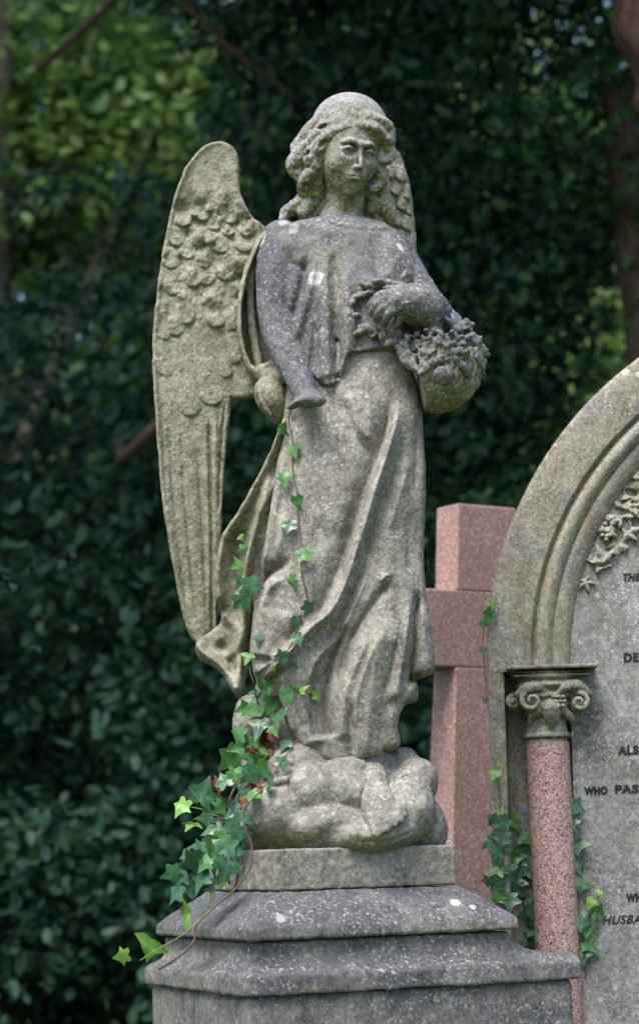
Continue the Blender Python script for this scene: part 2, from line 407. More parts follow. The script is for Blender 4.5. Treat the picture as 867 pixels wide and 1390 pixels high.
# ---- head and neck
def build_head():
    g = Vol.px(400, 112, 560, 335, -75, 95, 1.0)
    HR = rotm(25, 16, -4); HC = Q(471, 204, 16)
    L = lambda x, y, z: HC+HR@np.array([x, y, z], float)
    E = lambda p, r, k=4, op='u', R=None: g.ell(L(*p), r, HR if R is None else HR@R, k, op)
    T = lambda ps, rs, k=2, op='u', n=4: g.tube([L(*p) for p in ps], rs, k, op, n)
    E((0, 20, -12), (44, 48, 50))
    E((0, -10, 6), (37, 50, 38), k=12)
    E((0, -43, 19), (20, 19, 21), k=16)
    E((0, -58, 31), (8.5, 7, 8), k=9)
    for s in (-1, 1):
        E((s*20, -19, 27), (13, 16, 12), k=14)               # cheek
        E((s*15.5, -1.5, 43.5), (12.5, 10, 8.5), k=5, op='s')     # socket
        E((s*15.5, -3.0, 33.4), (8.6, 7.2, 7.6), k=1.0)      # eyeball
        T([(s*15.5-9, -3, 36), (s*15.5-4.5, -.2, 40.4), (s*15.5, .6, 41.2), (s*15.5+4.5, -.2, 40.4), (s*15.5+9, -3, 36)], [1.2, 2.0, 2.5, 2.0, 1.2], k=3.5)
        T([(s*15.5-8, -5, 36), (s*15.5, -9, 38.2), (s*15.5+8, -5, 36)], [.8, .9, .8], k=4)
        T([(s*6, 7, 42.5), (s*15, 10, 42.5), (s*25, 7, 36)], [2.4, 3.2, 2.2], k=6)   # brow
        E((s*4.0, -25, 45.5), (3.0, 3.0, 4.0), k=2.5)          # nostril wing
        E((s*2.9, -27.8, 49), (1.4, 1.4, 2), k=1, op='s')
    T([(0, 8, 41.5), (0, -6, 46), (0, -19, 51.5), (0, -23.5, 52)], [3.4, 2.5, 3.0, 3.7], k=5)
    E((0, -37.5, 37.5), (12, 11, 8), k=9)
    E((-3.8, -35.2, 43.6), (5.6, 2.4, 2.6), k=3); E((3.8, -35.2, 43.6), (5.6, 2.4, 2.6), k=3)
    E((0, -40.8, 43.4), (7.0, 3.2, 3.4), k=3)
    T([(-9.5, -37.2, 42), (-4, -37.4, 46.6), (0, -38, 47), (4, -37.4, 46.6), (9.5, -37.2, 42)], [.5, .7, .7, .7, .5], k=1.6, op='s')
    E((0, -47.5, 45.5), (8, 2.8, 3.2), k=5, op='s')
    E((-38, -4, -2), (6, 11, 8), k=3); E((38, -4, -2), (6, 11, 8), k=3)
    # neck
    g.tube([L(0, -20, -14), Q(468, 266, -4), Q(465, 288, -12), Q(462, 305, -20), Q(460, 330, -26)], [29, 28, 29, 36, 44], k=9)
    g.tube([Q(497, 236, -8), Q(478, 296, 10)], [5, 4], k=8)
    v, f = g.mesh(); v = rough(v, f, 1.0, 8)
    return v, f

def build_arms():
    g = Vol.px(335, 285, 625, 575, -70, 125, 1.4)
    # the arm that hangs down, its hand broken off
    g.tube([Q(382, 326, -6), Q(380, 352, 0), Q(378, 385, 6), Q(376, 415, 10), Q(379, 440, 16), Q(388, 470, 32), Q(400, 500, 54), Q(410, 524, 72)],
           [29, 33, 31, 28, 27, 24.5, 20, 16.5], k=2)
    g.tube([Q(410, 520, 70), Q(416, 538, 84), Q(427, 541, 95)], [17, 15, 11], k=5)
    g.ell(Q(425, 543, 96), (17, 7.5, 12), rotm(-12, 0, -8), k=6)
    g.ell(Q(401, 548, 88), (13, 5, 12), rotm(0, 0, 28), k=6)
    g.ell(Q(430, 530, 112), (12, 3, 8), rotm(0, 0, -30), k=4, op='s')
    # the other arm, bent over the basket
    g.tube([Q(538, 342, -14), Q(552, 374, -8), Q(568, 402, 8), Q(584, 426, 32)], [25, 27, 28, 25], k=3)
    g.tube([Q(590, 426, 34), Q(572, 416, 62), Q(552, 410, 84), Q(538, 408, 92)], [25, 30, 24, 17], k=6)
    g.ell(Q(536, 409, 92), (20, 15, 12), rotm(20, 0, 14), k=5)
    for i, (x0, y0, x1, y1, x2, y2) in enumerate([(533, 398, 513, 404, 503, 415), (531, 404, 512, 413, 505, 425), (532, 411, 516, 422, 511, 434), (536, 417, 525, 430, 521, 441)]):
        g.tube([Q(x0, y0, 92), Q((x0+x1)/2, (y0+y1)/2-1, 98), Q(x1, y1, 95), Q(x2, y2, 80)], [8, 7.6, 6.6, 5.4], k=3.5)
    g.tube([Q(545, 418, 84), Q(541, 434, 86), Q(535, 443, 84)], [7.5, 6.5, 5], k=4)
    g.ell(Q(574, 448, 96), (18, 19, 28), rotm(0, 0, 25), k=3, op='s'); g.tube([Q(588, 440, 50), Q(590, 462, 74)], [12, 11], k=2)   # hollow under the sleeve
    v, f = g.mesh(); v = rough(v, f, 1.5, 14); v = rough(v, f, 1.2, 6); return v, f

def build_foot():
    g = Vol.px(455, 985, 585, 1170, -10, 185, 1.4)
    g.tube([Q(502, 990, 24), Q(501, 1040, 42), Q(503, 1062, 60)], [24, 20, 21], k=4)
    g.tube([Q(502, 1056, 58), Q(509, 1083, 84), Q(517, 1109, 112)], [21, 23, 23], k=8)
    g.ell(Q(497, 1066, 44), (17, 20, 20), k=6)
    for (x, y, w_, x2, y2, w2, r) in [(507, 1114, 116, 510, 1131, 134, 9), (519, 1110, 116, 524, 1126, 134, 7), (528, 1106, 112, 534, 1119, 130, 6.2), (536, 1101, 108, 542, 1113, 124, 5.8), (542, 1096, 102, 549, 1107, 116, 5.2)]:
        g.tube([Q(x, y, w_), Q((x+x2)/2, (y+y2)/2-3, (w_+w2)/2+3), Q(x2, y2, w2)], [r, r*.95, r*.8], k=8)
    v, f = g.mesh(); v = rough(v, f, 2.6, 9); return v, f

V, Fc = build_foot(); mk('foot', W3(V), Fc, M['base'], angel)
V, Fc, mi = join([build_head(), build_arms()])
figure = mk('figure', W3(V), Fc, [M['face'], M['arm']], angel, mi=mi)

# ---- hair
def build_hair():
    g = Vol.px(372, 108, 556, 322, -95, 100, 1.1)
    HR = rotm(20, 15, 1.5)
    g.ell(Q(475, 184, 0), (56, 59, 57), HR, k=4)                       # bound cap of hair
    g.ell(Q(472, 166, 8), (47, 38, 44), HR, k=10)
    g.ell(Q(480, 222, 66), (35.5, 54, 57), rotm(24, 15, -4), k=3, op='s')                 # the face looks out here
    g.ell(Q(426, 205, 10), (17, 32, 20), rotm(0, 0, -14), k=6)
    g.tube([Q(462, 235, -22), Q(452, 265, -32), Q(448, 295, -38)], [40, 40, 38], k=10)
    def lock(pts, r, k=2.5):
        g.tube([Q(*p) for p in pts], r, k=k, n=6)
    # roll of waves over the brow, parted in the middle, falling at both sides
    lock([(486, 172, 50), (470, 172, 53), (454, 178, 50), (441, 190, 43), (432, 204, 34)], [5, 7, 8, 9, 9], 9)
    lock([(462, 163, 52), (444, 171, 44), (430, 183, 34), (423, 196, 26)], [7, 9, 9, 9], 6)
    lock([(437, 160, 26), (424, 174, 22), (415, 188, 16), (405, 200, 10), (404, 210, 14)], [9, 11, 12, 11, 8], 4)
    lock([(431, 198, 34), (421, 213, 32), (426, 228, 28), (418, 241, 22), (412, 250, 16)], [8, 10, 9, 10, 7], 3)
    lock([(416, 200, 20), (406, 211, 16), (399, 224, 12), (404, 236, 10), (411, 243, 12)], [11, 12, 12, 10, 7], 3)
    lock([(436, 212, 30), (434, 230, 20), (430, 246, 14), (431, 262, 6), (421, 278, 0), (412, 289, -4)], [6, 8, 9, 9, 10, 9])
    lock([(424, 235, 12), (416, 250, 4), (416, 268, -6), (402, 281, -12), (390, 287, -16), (385, 296, -14)], [13, 14, 13, 12, 9, 7], 4)
    lock([(440, 245, 0), (437, 268, -6), (430, 285, -8), (420, 294, -8)], [10, 11, 10, 8])
    lock([(494, 171, 50), (508, 174, 48), (518, 181, 41), (525, 191, 34)], [5, 7, 7, 7], 8)
    lock([(500, 158, 46), (516, 165, 40), (527, 176, 30), (529, 192, 26)], [7, 9, 9, 8], 6)
    lock([(526, 184, 28), (525, 198, 26), (531, 207, 22), (527, 217, 22), (519, 218, 26)], [7, 8, 8, 7, 5], 3)
    lock([(521, 205, 20), (514, 224, 16), (519, 238, 12), (517, 250, 10), (507, 256, 14)], [9, 10, 9.5, 8, 6], 3)
    lock([(512, 240, 2), (505, 258, -2), (509, 275, -4), (504, 288, -4)], [11, 12, 10, 5])
    lock([(513, 252, -8), (519, 275, -10), (527, 290, -12), (530, 302, -14)], [13, 14, 11, 6], 4)
    for (x, y, w_, rx, ry, rz) in [(417, 209, 34, 8, 4, 8), (404, 228, 24, 7, 3.5, 7), (437, 196, 50, 9, 4, 7), (416, 252, 22, 6, 5, 7), (523, 226, 30, 7, 4, 8), (517, 196, 44, 5, 7, 8), (455, 178, 66, 9, 3, 6), (500, 176, 66, 6, 3.5, 6), (487, 149, 60, 4.2, 5, 7), (443, 160, 52, 5, 3, 5), (437, 172, 48, 8, 3, 8), (514, 266, 8, 5, 6, 7), (426, 270, 12, 4, 9, 6)]:
        g.ell(Q(x, y, w_), (rx, ry, rz), rotm(0, 0, random.uniform(10, 50)), k=3, op='s')
    v, f = g.mesh(); v1 = rough(rough(v, f, 1.4, 8), f, 1.6, 3.5, 2, (1, .45, 1)); k = sstep(Q(475, 150, 0)[1], Q(475, 182, 0)[1], v[:, 1])[:, None]; return v*(1-k)+v1*k, f
V, Fc = build_hair(); mk('hair', W3(V), Fc, M['hair'], angel)

# ---- loft: stacked ellipse sections between the two outlines
def loft(g, rows, wc, name='u', k=0, power=2.0, clip=None):
    """rows: (py, left px, right px, half depth); wc: function of py -> depth of the axis"""
    px, py = g.grid2(20.0)
    ys = np.array([r[0] for r in rows]); 
    pyc = py.mean(0)[None, :]+0*px                           # rows follow v
    Lx = np.interp(py, ys, [r[1] for r in rows]); Rx = np.interp(py, ys, [r[2] for r in rows]); B = np.interp(py, ys, [r[3] for r in rows])
    c = (Lx+Rx)/2; a = (Rx-Lx)/2; x = ((px-c)/a)[:, :, None].astype(f32)
    wcx = wc(py)[:, :, None].astype(f32); B = B[:, :, None].astype(f32)
    z = (g.ax[2][None, None, :]-wcx)/B
    m = np.minimum(a[:, :, None], B).astype(f32)
    d = ((np.abs(x)**power+np.abs(z)**power)**(1/power)-1)*m
    return d, px, py

# ---- tunic
def build_tunic():
    g = Vol.px(312, 270, 606, 548, -75, 110, 1.5)
    rows = [(280, 452, 484, 8), (287, 437, 498, 22), (293, 414, 514, 34), (300, 386, 530, 42), (308, 366, 543, 46), (320, 356, 553, 49), (338, 353, 562, 52), (365, 366, 569, 54), (400, 374, 573, 58), (440, 382, 572, 60), (480, 388, 562, 60), (520, 392, 562, 61), (560, 392, 565, 62)]
    d, px, py = loft(g, rows, lambda y: np.interp(y, [280, 330, 420, 560], [-14, -6, 4, 8]), power=2.15)
    Fd = 0
    for a in [([(452, 335), (455, 400), (457, 460), (458, 520)], -7, 7, 5, (.25, .0)), ([(466, 360), (470, 420), (471, 470), (470, 500)], 5, 6, 9, (.3, 0)),
              ([(440, 350), (443, 420), (444, 480), (446, 535)], 6, 9, 7, (.3, .0)), ([(430, 340), (420, 400), (404, 455), (396, 480)], 6, 10, 6, (.25, .1)),
              ([(418, 350), (408, 400), (396, 440)], -7, 6, 8, (.2, .1)), ([(428, 440), (426, 490), (424, 535)], -5, 5, 5, (.3, 0)), ([(482, 400), (485, 440), (486, 480)], -4, 5, 6, (.3, 0)),
              ([(500, 330), (512, 370), (508, 400)], -3, 6, 9, (.3, .2)), ([(520, 320), (548, 360), (556, 390)], 4, 8, 8, (.3, .2)), ([(540, 345), (530, 375), (500, 392)], 3, 8, 8, (.3, .2)),
              ([(432, 294), (452, 306), (480, 313), (510, 313), (532, 308)], 1.6, 2.5, 7, (.1, .1)),
              ([(380, 340), (395, 360), (420, 372), (440, 366)], -2.5, 6, 6, (.3, .3)), ([(372, 312), (392, 306), (420, 316)], 3, 6, 6, (.3, .3)),
              ([(410, 505), (430, 520), (455, 515), (466, 500)], 4, 5, 9, (.2, .2))]:
        Fd = Fd + fold2(px, py, *a)*1.25
    d = d - (Fd[:, :, None]*sstep(-25, 15, g.ax[2])[None, None, :]).astype(f32)
    hem = [(300, 260), (620, 260), (620, 470), (575, 492), (560, 492), (545, 483), (520, 480), (495, 485), (473, 490), (468, 498), (466, 515), (460, 526), (446, 534), (436, 530), (426, 520), (414, 520), (404, 512), (380, 505), (300, 505)]
    h2 = poly2(px, py, hem, 0)[:, :, None].astype(f32)
    d = smax(d, h2, 4)
    # hollow inside so that the hem stands proud of the skirt
    rows2 = [(r[0], r[1]+9, r[2]-9, r[3]-8) for r in rows]
    d2, _, _ = loft(g, rows2, lambda y: np.interp(y, [280, 330, 420, 560], [-14, -6, 4, 8]))
    low = (468-py)[:, :, None].astype(f32)
    d = smax(d, -smax(d2, low, 4), 3)
    g.d = d.astype(f32)
    # torn flower and ribbon relief against the breast
    r = np.random.default_rng(5)
    for (x, y, w_, rx, ry, a) in [(486, 402, 66, 9, 5, 30), (497, 388, 68, 12, 5, -20), (510, 383, 66, 13, 5, 10), (525, 384, 64, 14, 5, -10), (480, 412, 64, 6, 4, 60), (500, 398, 70, 9, 4, 20), (497, 446, 66, 12, 6, -10), (488, 452, 66, 8, 4, 15), (508, 452, 68, 9, 7, 40), (545, 388, 62, 14, 5, -15), (532, 392, 66, 14, 4, -5), (484, 428, 64, 5, 4, 0),
                              (520, 455, 72, 9, 6, 60), (530, 466, 74, 10, 6, 20)]:
        g.ell(Q(x, y, w_), (rx, ry, 8), rotm(0, 0, a), k=3)
    for (x, y, q) in [(486, 396, 5), (505, 392, 3.5), (497, 381, 3), (491, 404, 4), (503, 453, 4), (514, 388, 2.5), (489, 442, 3)]:
        g.ell(Q(x, y, 77), (q*1.4, q, 7), rotm(0, 0, random.uniform(-40, 40)), k=2, op='s')
    v, f = g.mesh(); v = rough(v, f, 2.2, 14); return v, f
V, Fc = build_tunic(); mk('tunic', W3(V), Fc, M['tunic'], angel)

# ---- open hanging sleeve and its knotted end
def extrude(g, px, py, P, w0, w1, rr=5, sm=4):
    """outline P (front view) between two depths that may vary over the front view"""
    a = poly2(px, py, P, sm)[:, :, None].astype(f32)
    if np.ndim(w0) == 2: w0 = w0[:, :, None]
    if np.ndim(w1) == 2: w1 = w1[:, :, None]
    z = g.ax[2][None, None, :]; b = np.abs(z-(w0+w1)/2)-(w1-w0)/2
    qa, qb = a+rr, b+rr
    return (np.minimum(np.maximum(qa, qb), 0)+np.sqrt(np.maximum(qa, 0)**2+np.maximum(qb, 0)**2)-rr).astype(f32)
def build_sleeve():
    g = Vol.px(312, 300, 420, 592, -75, 70, 1.3); px, py = g.grid2(0.)
    P = [(362, 312), (349, 326), (341, 345), (331, 368), (325, 395), (322, 425), (323, 452), (329, 482), (338, 504), (350, 517), (362, 521), (378, 512), (392, 490), (398, 420), (400, 330)]
    d = extrude(g, px, py, P, -48, 14, 8)
    H = [(356, 330), (346, 350), (337, 375), (331, 400), (328, 430), (330, 460), (336, 485), (345, 500), (354, 500), (372, 480), (380, 400), (380, 335)]
    h = extrude(g, px, py, H, -34, 60, 5)
    g.d = smax(d, -h, 3)
    g.tube([Q(345, 350, -6), Q(340, 400, -14), Q(343, 450, -18), Q(352, 500, -10)], [4, 5, 6, 6], k=5)
    g.tube([Q(362, 497, 14), Q(352, 510, 6), Q(345, 505, 0)], [4, 5, 3], k=3)
    g.ell(Q(368, 540, 12), (22, 30, 22), rotm(0, 0, 24), k=3)
    g.ell(Q(378, 562, 10), (10, 14, 14), rotm(0, 0, -25), k=6)
    g.tube([Q(352, 523, 24), Q(356, 545, 32), Q(368, 565, 28)], [2.5, 3.5, 2.5], k=3)
    g.tube([Q(358, 520, 32), Q(372, 535, 38), Q(382, 555, 32)], [2.2, 2.5, 2], k=3, op='s')
    g.tube([Q(360, 505, 5), Q(372, 515, 10), Q(385, 510, 12)], [12, 14, 14], k=4)
    v, f = g.mesh(); v = rough(v, f, 1.8, 11); return v, f
V, Fc = build_sleeve(); mk('sleeve', W3(V), Fc, M['wing'], angel)

# ---- skirt
def build_skirt():
    g = Vol.px(326, 462, 610, 1052, -85, 120, 1.5)
    rows = [(440, 400, 556, 48), (480, 398, 556, 50), (520, 388, 566, 54), (560, 378, 576, 58), (600, 372, 580, 61), (650, 362, 582, 64), (700, 352, 581, 66), (750, 345, 580, 67), (800, 338, 584, 67), (850, 336, 590, 66), (900, 335, 592, 64), (950, 350, 575, 62), (990, 372, 558, 58), (1050, 392, 552, 54)]
    d, px, py = loft(g, rows, lambda y: np.interp(y, [460, 700, 850, 1050], [4, 8, 14, 14]), power=2.35)
    P = [(392, 470), (384, 540), (383, 580), (378, 625), (371, 675), (364, 720), (356, 765), (350, 812), (344, 850), (341, 890), (345, 925), (362, 950), (383, 958), (390, 985), (402, 1004), (420, 1019), (438, 1030), (455, 1035), (480, 1032), (508, 1024), (530, 1019), (541, 1008), (536, 985), (548, 958), (566, 950), (567, 925), (575, 918), (588, 912), (590, 888), (584, 850), (579, 800), (577, 750), (579, 700), (580, 650), (578, 600), (573, 540), (562, 470)]
    d = smax(d, poly2(px, py, P, 3)[:, :, None].astype(f32), 9)
    X = lambda pts, *a: fold2(px, py, pts, *a, p=1.35)
    Fd = 0
    for a in [
        # the long sash-like pleat sweeping from the hip down to the left ankle, in shadow on its left, overlapping
        ([(531, 545), (523, 585), (510, 625), (496, 665), (483, 710), (468, 755), (452, 795), (436, 830), (412, 862)], -15, 15, 4.5, (.18, .12)),
        ([(541, 545), (534, 590), (521, 635), (508, 675), (495, 720), (480, 765), (466, 806), (448, 838), (420, 862), (395, 890), (372, 912), (350, 930)], 14, 6, 8, (.12, .1)),
        ([(552, 580), (540, 630), (527, 668), (512, 705), (502, 745), (490, 780), (478, 812), (462, 846), (440, 880)], -9, 6, 11, (.25, .1)),
        # fork below the waist
        ([(470, 540), (478, 562), (486, 588), (502, 606)], 5, 6, 6, (.2, .1)), ([(463, 545), (472, 572), (482, 600), (500, 618), (512, 606)], -4, 6, 5, (.2, .1)),
        ([(493, 500), (500, 560), (503, 600)], 3, 9, 8, (.3, .2)), ([(425, 560), (420, 620), (428, 700)], 3, 26, 30, (.3, .3)),
        ([(520, 620), (506, 662), (492, 706), (476, 752), (460, 792)], 3.5, 4, 5, (.3, .3)), ([(556, 620), (546, 660), (534, 700), (522, 740)], 3.5, 6, 5, (.3, .3)), ([(566, 560), (564, 620), (560, 690)], -3, 5, 7, (.3, .3)),
        ([(506, 770), (488, 810), (470, 850), (452, 884)], 5, 5, 4, (.3, .3)), ([(470, 860), (450, 880), (428, 905), (418, 940)], 6, 5, 4, (.2, .3)), ([(520, 860), (500, 900), (484, 950), (480, 1000)], 4, 4, 6, (.3, .2)), ([(540, 860), (530, 910), (516, 960)], -4, 4, 6, (.3, .3)),
        ([(400, 620), (392, 680), (384, 730), (372, 775)], 4, 5, 7, (.3, .2)), ([(410, 950), (420, 985), (438, 1018)], 5, 5, 4, (.2, .2)), ([(398, 930), (402, 965), (416, 1000)], -4, 4, 5, (.2, .2)),
        # bent knee and the folds round it
        ([(348, 820), (352, 798), (366, 783), (388, 770), (402, 766)], -10, 6, 7, (.1, .3)), ([(356, 845), (362, 812), (378, 796), (396, 792)], 6, 8, 10, (.2, .3)),
        ([(372, 830), (368, 870), (360, 900)], 9, 20, 22, (.2, .1)), ([(345, 918), (362, 908), (382, 895), (402, 878)], 6, 5, 5, (.1, .3)), ([(352, 936), (375, 922), (400, 903)], -5, 5, 5, (.1, .3)),
        ([(390, 880), (402, 858), (415, 838)], -7, 8, 6, (.2, .3)),
        # left edge drapes
        ([(386, 610), (380, 660), (370, 720), (358, 775)], 5, 5, 8, (.2, .1)), ([(398, 600), (394, 660), (384, 720)], -3, 6, 9, (.2, .2)),
        # deep valley between the legs and the shin of the standing leg
        ([(474, 850), (456, 885), (445, 925), (441, 965), (448, 1005)], -20, 12, 8, (.2, .05)), ([(438, 900), (428, 940), (424, 975), (430, 1010)], -6, 5, 7, (.3, .1)),
        ([(532, 792), (514, 812), (494, 842), (474, 878), (460, 915), (452, 950)], -9, 5, 7, (.12, .2)), ([(534, 785), (520, 790), (512, 800)], 4, 5, 5, (.3, .3)),
        ([(525, 840), (512, 890), (503, 940), (497, 1010)], 9, 24, 22, (.2, .0)), ([(505, 860), (484, 905), (468, 950), (462, 1010)], 7, 8, 10, (.2, .1)),
        ([(558, 800), (552, 850), (545, 900), (534, 960)], 5, 8, 5, (.3, .1)), ([(566, 800), (563, 850), (560, 890), (552, 940)], -8, 6, 5, (.2, .1)),
        ([(572, 820), (573, 860), (578, 890), (580, 908)], 3.5, 9, 9, (.3, .0)), ([(556, 926), (570, 918)], -5, 4, 4, (.1, .3)), ([(548, 700), (553, 760), (552, 800)], -4, 12, 12, (.3, .3)),
        ([(410, 880), (404, 930), (410, 980), (428, 1020)], 6, 12, 12, (.2, .1)), ([(392, 905), (384, 940), (392, 975), (400, 1000)], 5, 5, 5, (.2, .1)),
        ([(384, 925), (378, 950), (386, 970)], -5, 4, 4, (.2, .1)), ([(482, 640), (474, 690), (458, 740)], 4, 25, 12, (.3, .3)), ([(440, 700), (420, 760), (410, 800)], -3, 14, 16, (.3, .3)),
        ([(480, 950), (474, 990), (476, 1030)], -5, 5, 5, (.3, .0)), ([(512, 960), (516, 1000), (520, 1020)], -4, 6, 6, (.3, .0)), ([(530, 960), (532, 990), (536, 1010)], 4, 5, 5, (.3, .0))]:
        Fd = Fd + X(*a)*1.25
    d = d - (Fd[:, :, None]*sstep(-30, 10, g.ax[2])[None, None, :]).astype(f32)
    # pleats round the back, hollow hem
    ang = np.sin(px/9.0)[:, :, None]*3.0*sstep(0, -40, g.ax[2])[None, None, :]; d = d-ang.astype(f32)
    g.d = d.astype(f32)
    g.ell(Q(468, 1048, 12), (72, 17, 46), rotm(0, 0, 4), k=3, op='s')
    v, f = g.mesh(); v = rough(v, f, 1.4, 18); v = rough(v, f, .7, 4, 2); return v, f
V, Fc = build_skirt(); mk('skirt', W3(V), Fc, M['skirt'], angel)

# ---- the drape that flies out behind the bent leg
def build_drape():
    g = Vol.px(255, 560, 400, 965, -110, 60, 1.5); px, py = g.grid2(-30.)
    P = [(388, 575), (374, 612), (358, 645), (342, 668), (324, 698), (306, 722), (298, 742), (293, 770), (292, 800), (300, 840), (282, 858), (267, 868), (266, 884), (272, 895), (292, 906), (306, 920), (318, 940), (326, 943), (333, 925), (336, 900), (352, 905), (372, 880), (380, 800), (400, 700), (402, 600)]
    base = -62+np.interp(py, [560, 700, 850, 950], [30, 12, 0, 5])+42*sstep(318, 380, px)*sstep(840, 720, py)
    top = base+26
    X = lambda pts, *a: fold2(px, py, pts, *a)
    rel = X([(382, 590), (366, 630), (348, 662), (330, 692), (312, 720), (302, 745), (297, 790), (300, 835)], 22, 9, 10, (.0, .1))
    rel += X([(372, 640), (358, 690), (344, 735), (336, 765), (331, 800), (326, 840)], 20, 6, 7, (.2, .3)) + X([(322, 715), (322, 760), (330, 800)], -8, 9, 9, (.2, .2))
    rel += X([(334, 800), (332, 850), (328, 890), (324, 935)], 24, 10, 8, (.1, .0)) + X([(300, 830), (318, 850), (324, 868), (318, 884), (300, 892)], 10, 7, 6, (.1, .1))
    rel += X([(268, 872), (276, 886), (296, 900), (312, 920), (322, 938)], 14, 6, 7, (.05, .0)) + X([(290, 872), (304, 880), (314, 896), (318, 915)], -9, 6, 6, (.2, .1)) + X([(350, 820), (345, 860), (342, 900)], -14, 8, 10, (.1, .1))+X([(390, 632), (376, 665), (352, 713)], 8, 5, 6, (.1, .2))
    d = extrude(g, px, py, P, base, top+rel, 6, 3)
    g.d = d.astype(f32)
    v, f = g.mesh(); v = rough(v, f, 1.8, 12); return v, f
V, Fc = build_drape(); mk('drapery', W3(V), Fc, M['wing'], angel)

# ---- wings
def feathers(px, py, rows, jit, seed, base=0):
    r = np.random.default_rng(seed); H = np.zeros(px.shape)+base
    for (pts, wd, ln, th, dirx) in rows:                     # rows run from the tips of the wing up to the shoulder
        for (x, y) in pts:
            x += r.uniform(-jit, jit); y += r.uniform(-jit, jit)*1.4; a = math.radians(dirx+r.uniform(-7, 7)); ux, uy = math.sin(a), math.cos(a)
            s = (px-x)*ux+(py-y)*uy; t = (px-x)*uy-(py-y)*ux       # s: along towards the tip at s=0
            w2 = wd*.5*r.uniform(.9, 1.15)
            dd = np.where(s > -w2, np.hypot(np.maximum(s+w2, 0), t), np.abs(t))-w2
            prof = th*(.35+.65*np.clip((s+ln)/ln, 0, 1))*(1-.45*np.clip(np.abs(t)/w2, 0, 1)**2)
            m = sstep(2.2, -2.6, dd)*sstep(-ln, -ln*.8, s)
            H = np.maximum(H, prof*m)
            H = H-1.0*np.exp(-(t/1.3)**2)*m*(wd > 24)*sstep(-4, -wd*.5, s)*.7
    return H
def build_wing_left():
    g = Vol.px(198, 182, 372, 888, -95, 0, 1.4); px, py = g.grid2(-45.)
    P = [(301, 193), (315, 198), (323, 211), (324, 228), (324, 245), (328, 268), (336, 284), (347, 298), (362, 308), (374, 330), (374, 500), (352, 528), (346, 538), (332, 541), (318, 541), (314, 545), (311, 570), (307, 610), (303, 660), (301, 700), (299, 745), (296, 800), (294, 840), (293, 874), (280, 877), (268, 874), (258, 862), (249, 838), (241, 800), (234, 762), (227, 722), (221, 680), (216, 620), (212, 560), (209, 515), (208, 470), (211, 430), (215, 390), (220, 350), (228, 310), (236, 275), (247, 243), (258, 222), (271, 206), (286, 196)]
    d2 = poly2(px, py, P, 2)
    r = np.random.default_rng(21)
    rows = [([(226, 872), (240, 878), (256, 885), (275, 890), (296, 880)], 19, 420, 5, -2.5), ([(300, 700), (312, 640)], 14, 250, 3.5, 3),
            ([(262, 572), (286, 552)], 30, 170, 7, 9), ([(228, 512)], 30, 130, 4, 0), ([(306, 512), (322, 500)], 18, 120, 6, 12),
            ([(222, 468)], 20, 90, 6, 2), ([(238, 460), (258, 446)], 27, 90, 10, 6), ([(298, 442)], 30, 80, 11, 8), ([(318, 448)], 20, 80, 8, 14),
            ([(234, 400), (262, 392), (286, 388), (312, 382), (330, 372)], 27, 50, 11.5, 8), ([(238, 374), (258, 362), (280, 366), (306, 352), (330, 346)], 25, 34, 12.5, 6),
            ([(244, 342), (266, 334), (290, 338), (312, 322), (332, 322)], 23, 30, 13, 0), ([(250, 318), (272, 306), (292, 312), (314, 300)], 21, 26, 13.5, -8), ([(262, 292), (284, 288), (302, 284)], 18, 20, 13.5, -8)]
    H = feathers(px, py, rows, 5, 4)
    H = np.maximum(H, 13.8*sstep(300, 262, py-(px-280)*.2))
    N = fbm(np.stack([px.ravel()/13, py.ravel()/17, 0*px.ravel()], 1), 3).reshape(px.shape)
    H = H*.6+N*9*sstep(240, 290, py)*sstep(480, 400, py)
    rim = 4*np.exp(-((d2+3)/4.)**2)*sstep(330, 250, px+(py-300)*.05)
    long = fold2(px, py, [(284, 560), (286, 650), (288, 760), (288, 860)], -7, 2.5, 2.5, (.1, 0)) + fold2(px, py, [(306, 545), (300, 620), (297, 700)], -5, 2, 2, (.1, .1)) + fold2(px, py, [(268, 600), (274, 700), (280, 800)], -3.5, 2.5, 6, (.2, .1)) + fold2(px, py, [(246, 590), (252, 690), (262, 790), (270, 850)], -3, 2.5, 6, (.2, .1)) + fold2(px, py, [(228, 560), (236, 670), (248, 780), (256, 830)], -2.5, 2.5, 5, (.2, .1)) + fold2(px, py, [(294, 560), (292, 660), (292, 780)], 3, 3, 3, (.1, .1))
    mid = -48+10*np.sin((py-190)/700*3.1)-.10*(px-260)
    g.d = extrude(g, px, py, P, mid-14, mid+6+H+rim+long, 5, 2)
    v, f = g.mesh(); v = rough(v, f, 1.6, 16); v = rough(v, f, .8, 3.5, 2); return v, f
V, Fc = build_wing_left(); mk('wing', W3(V), Fc, M['wing'], angel)
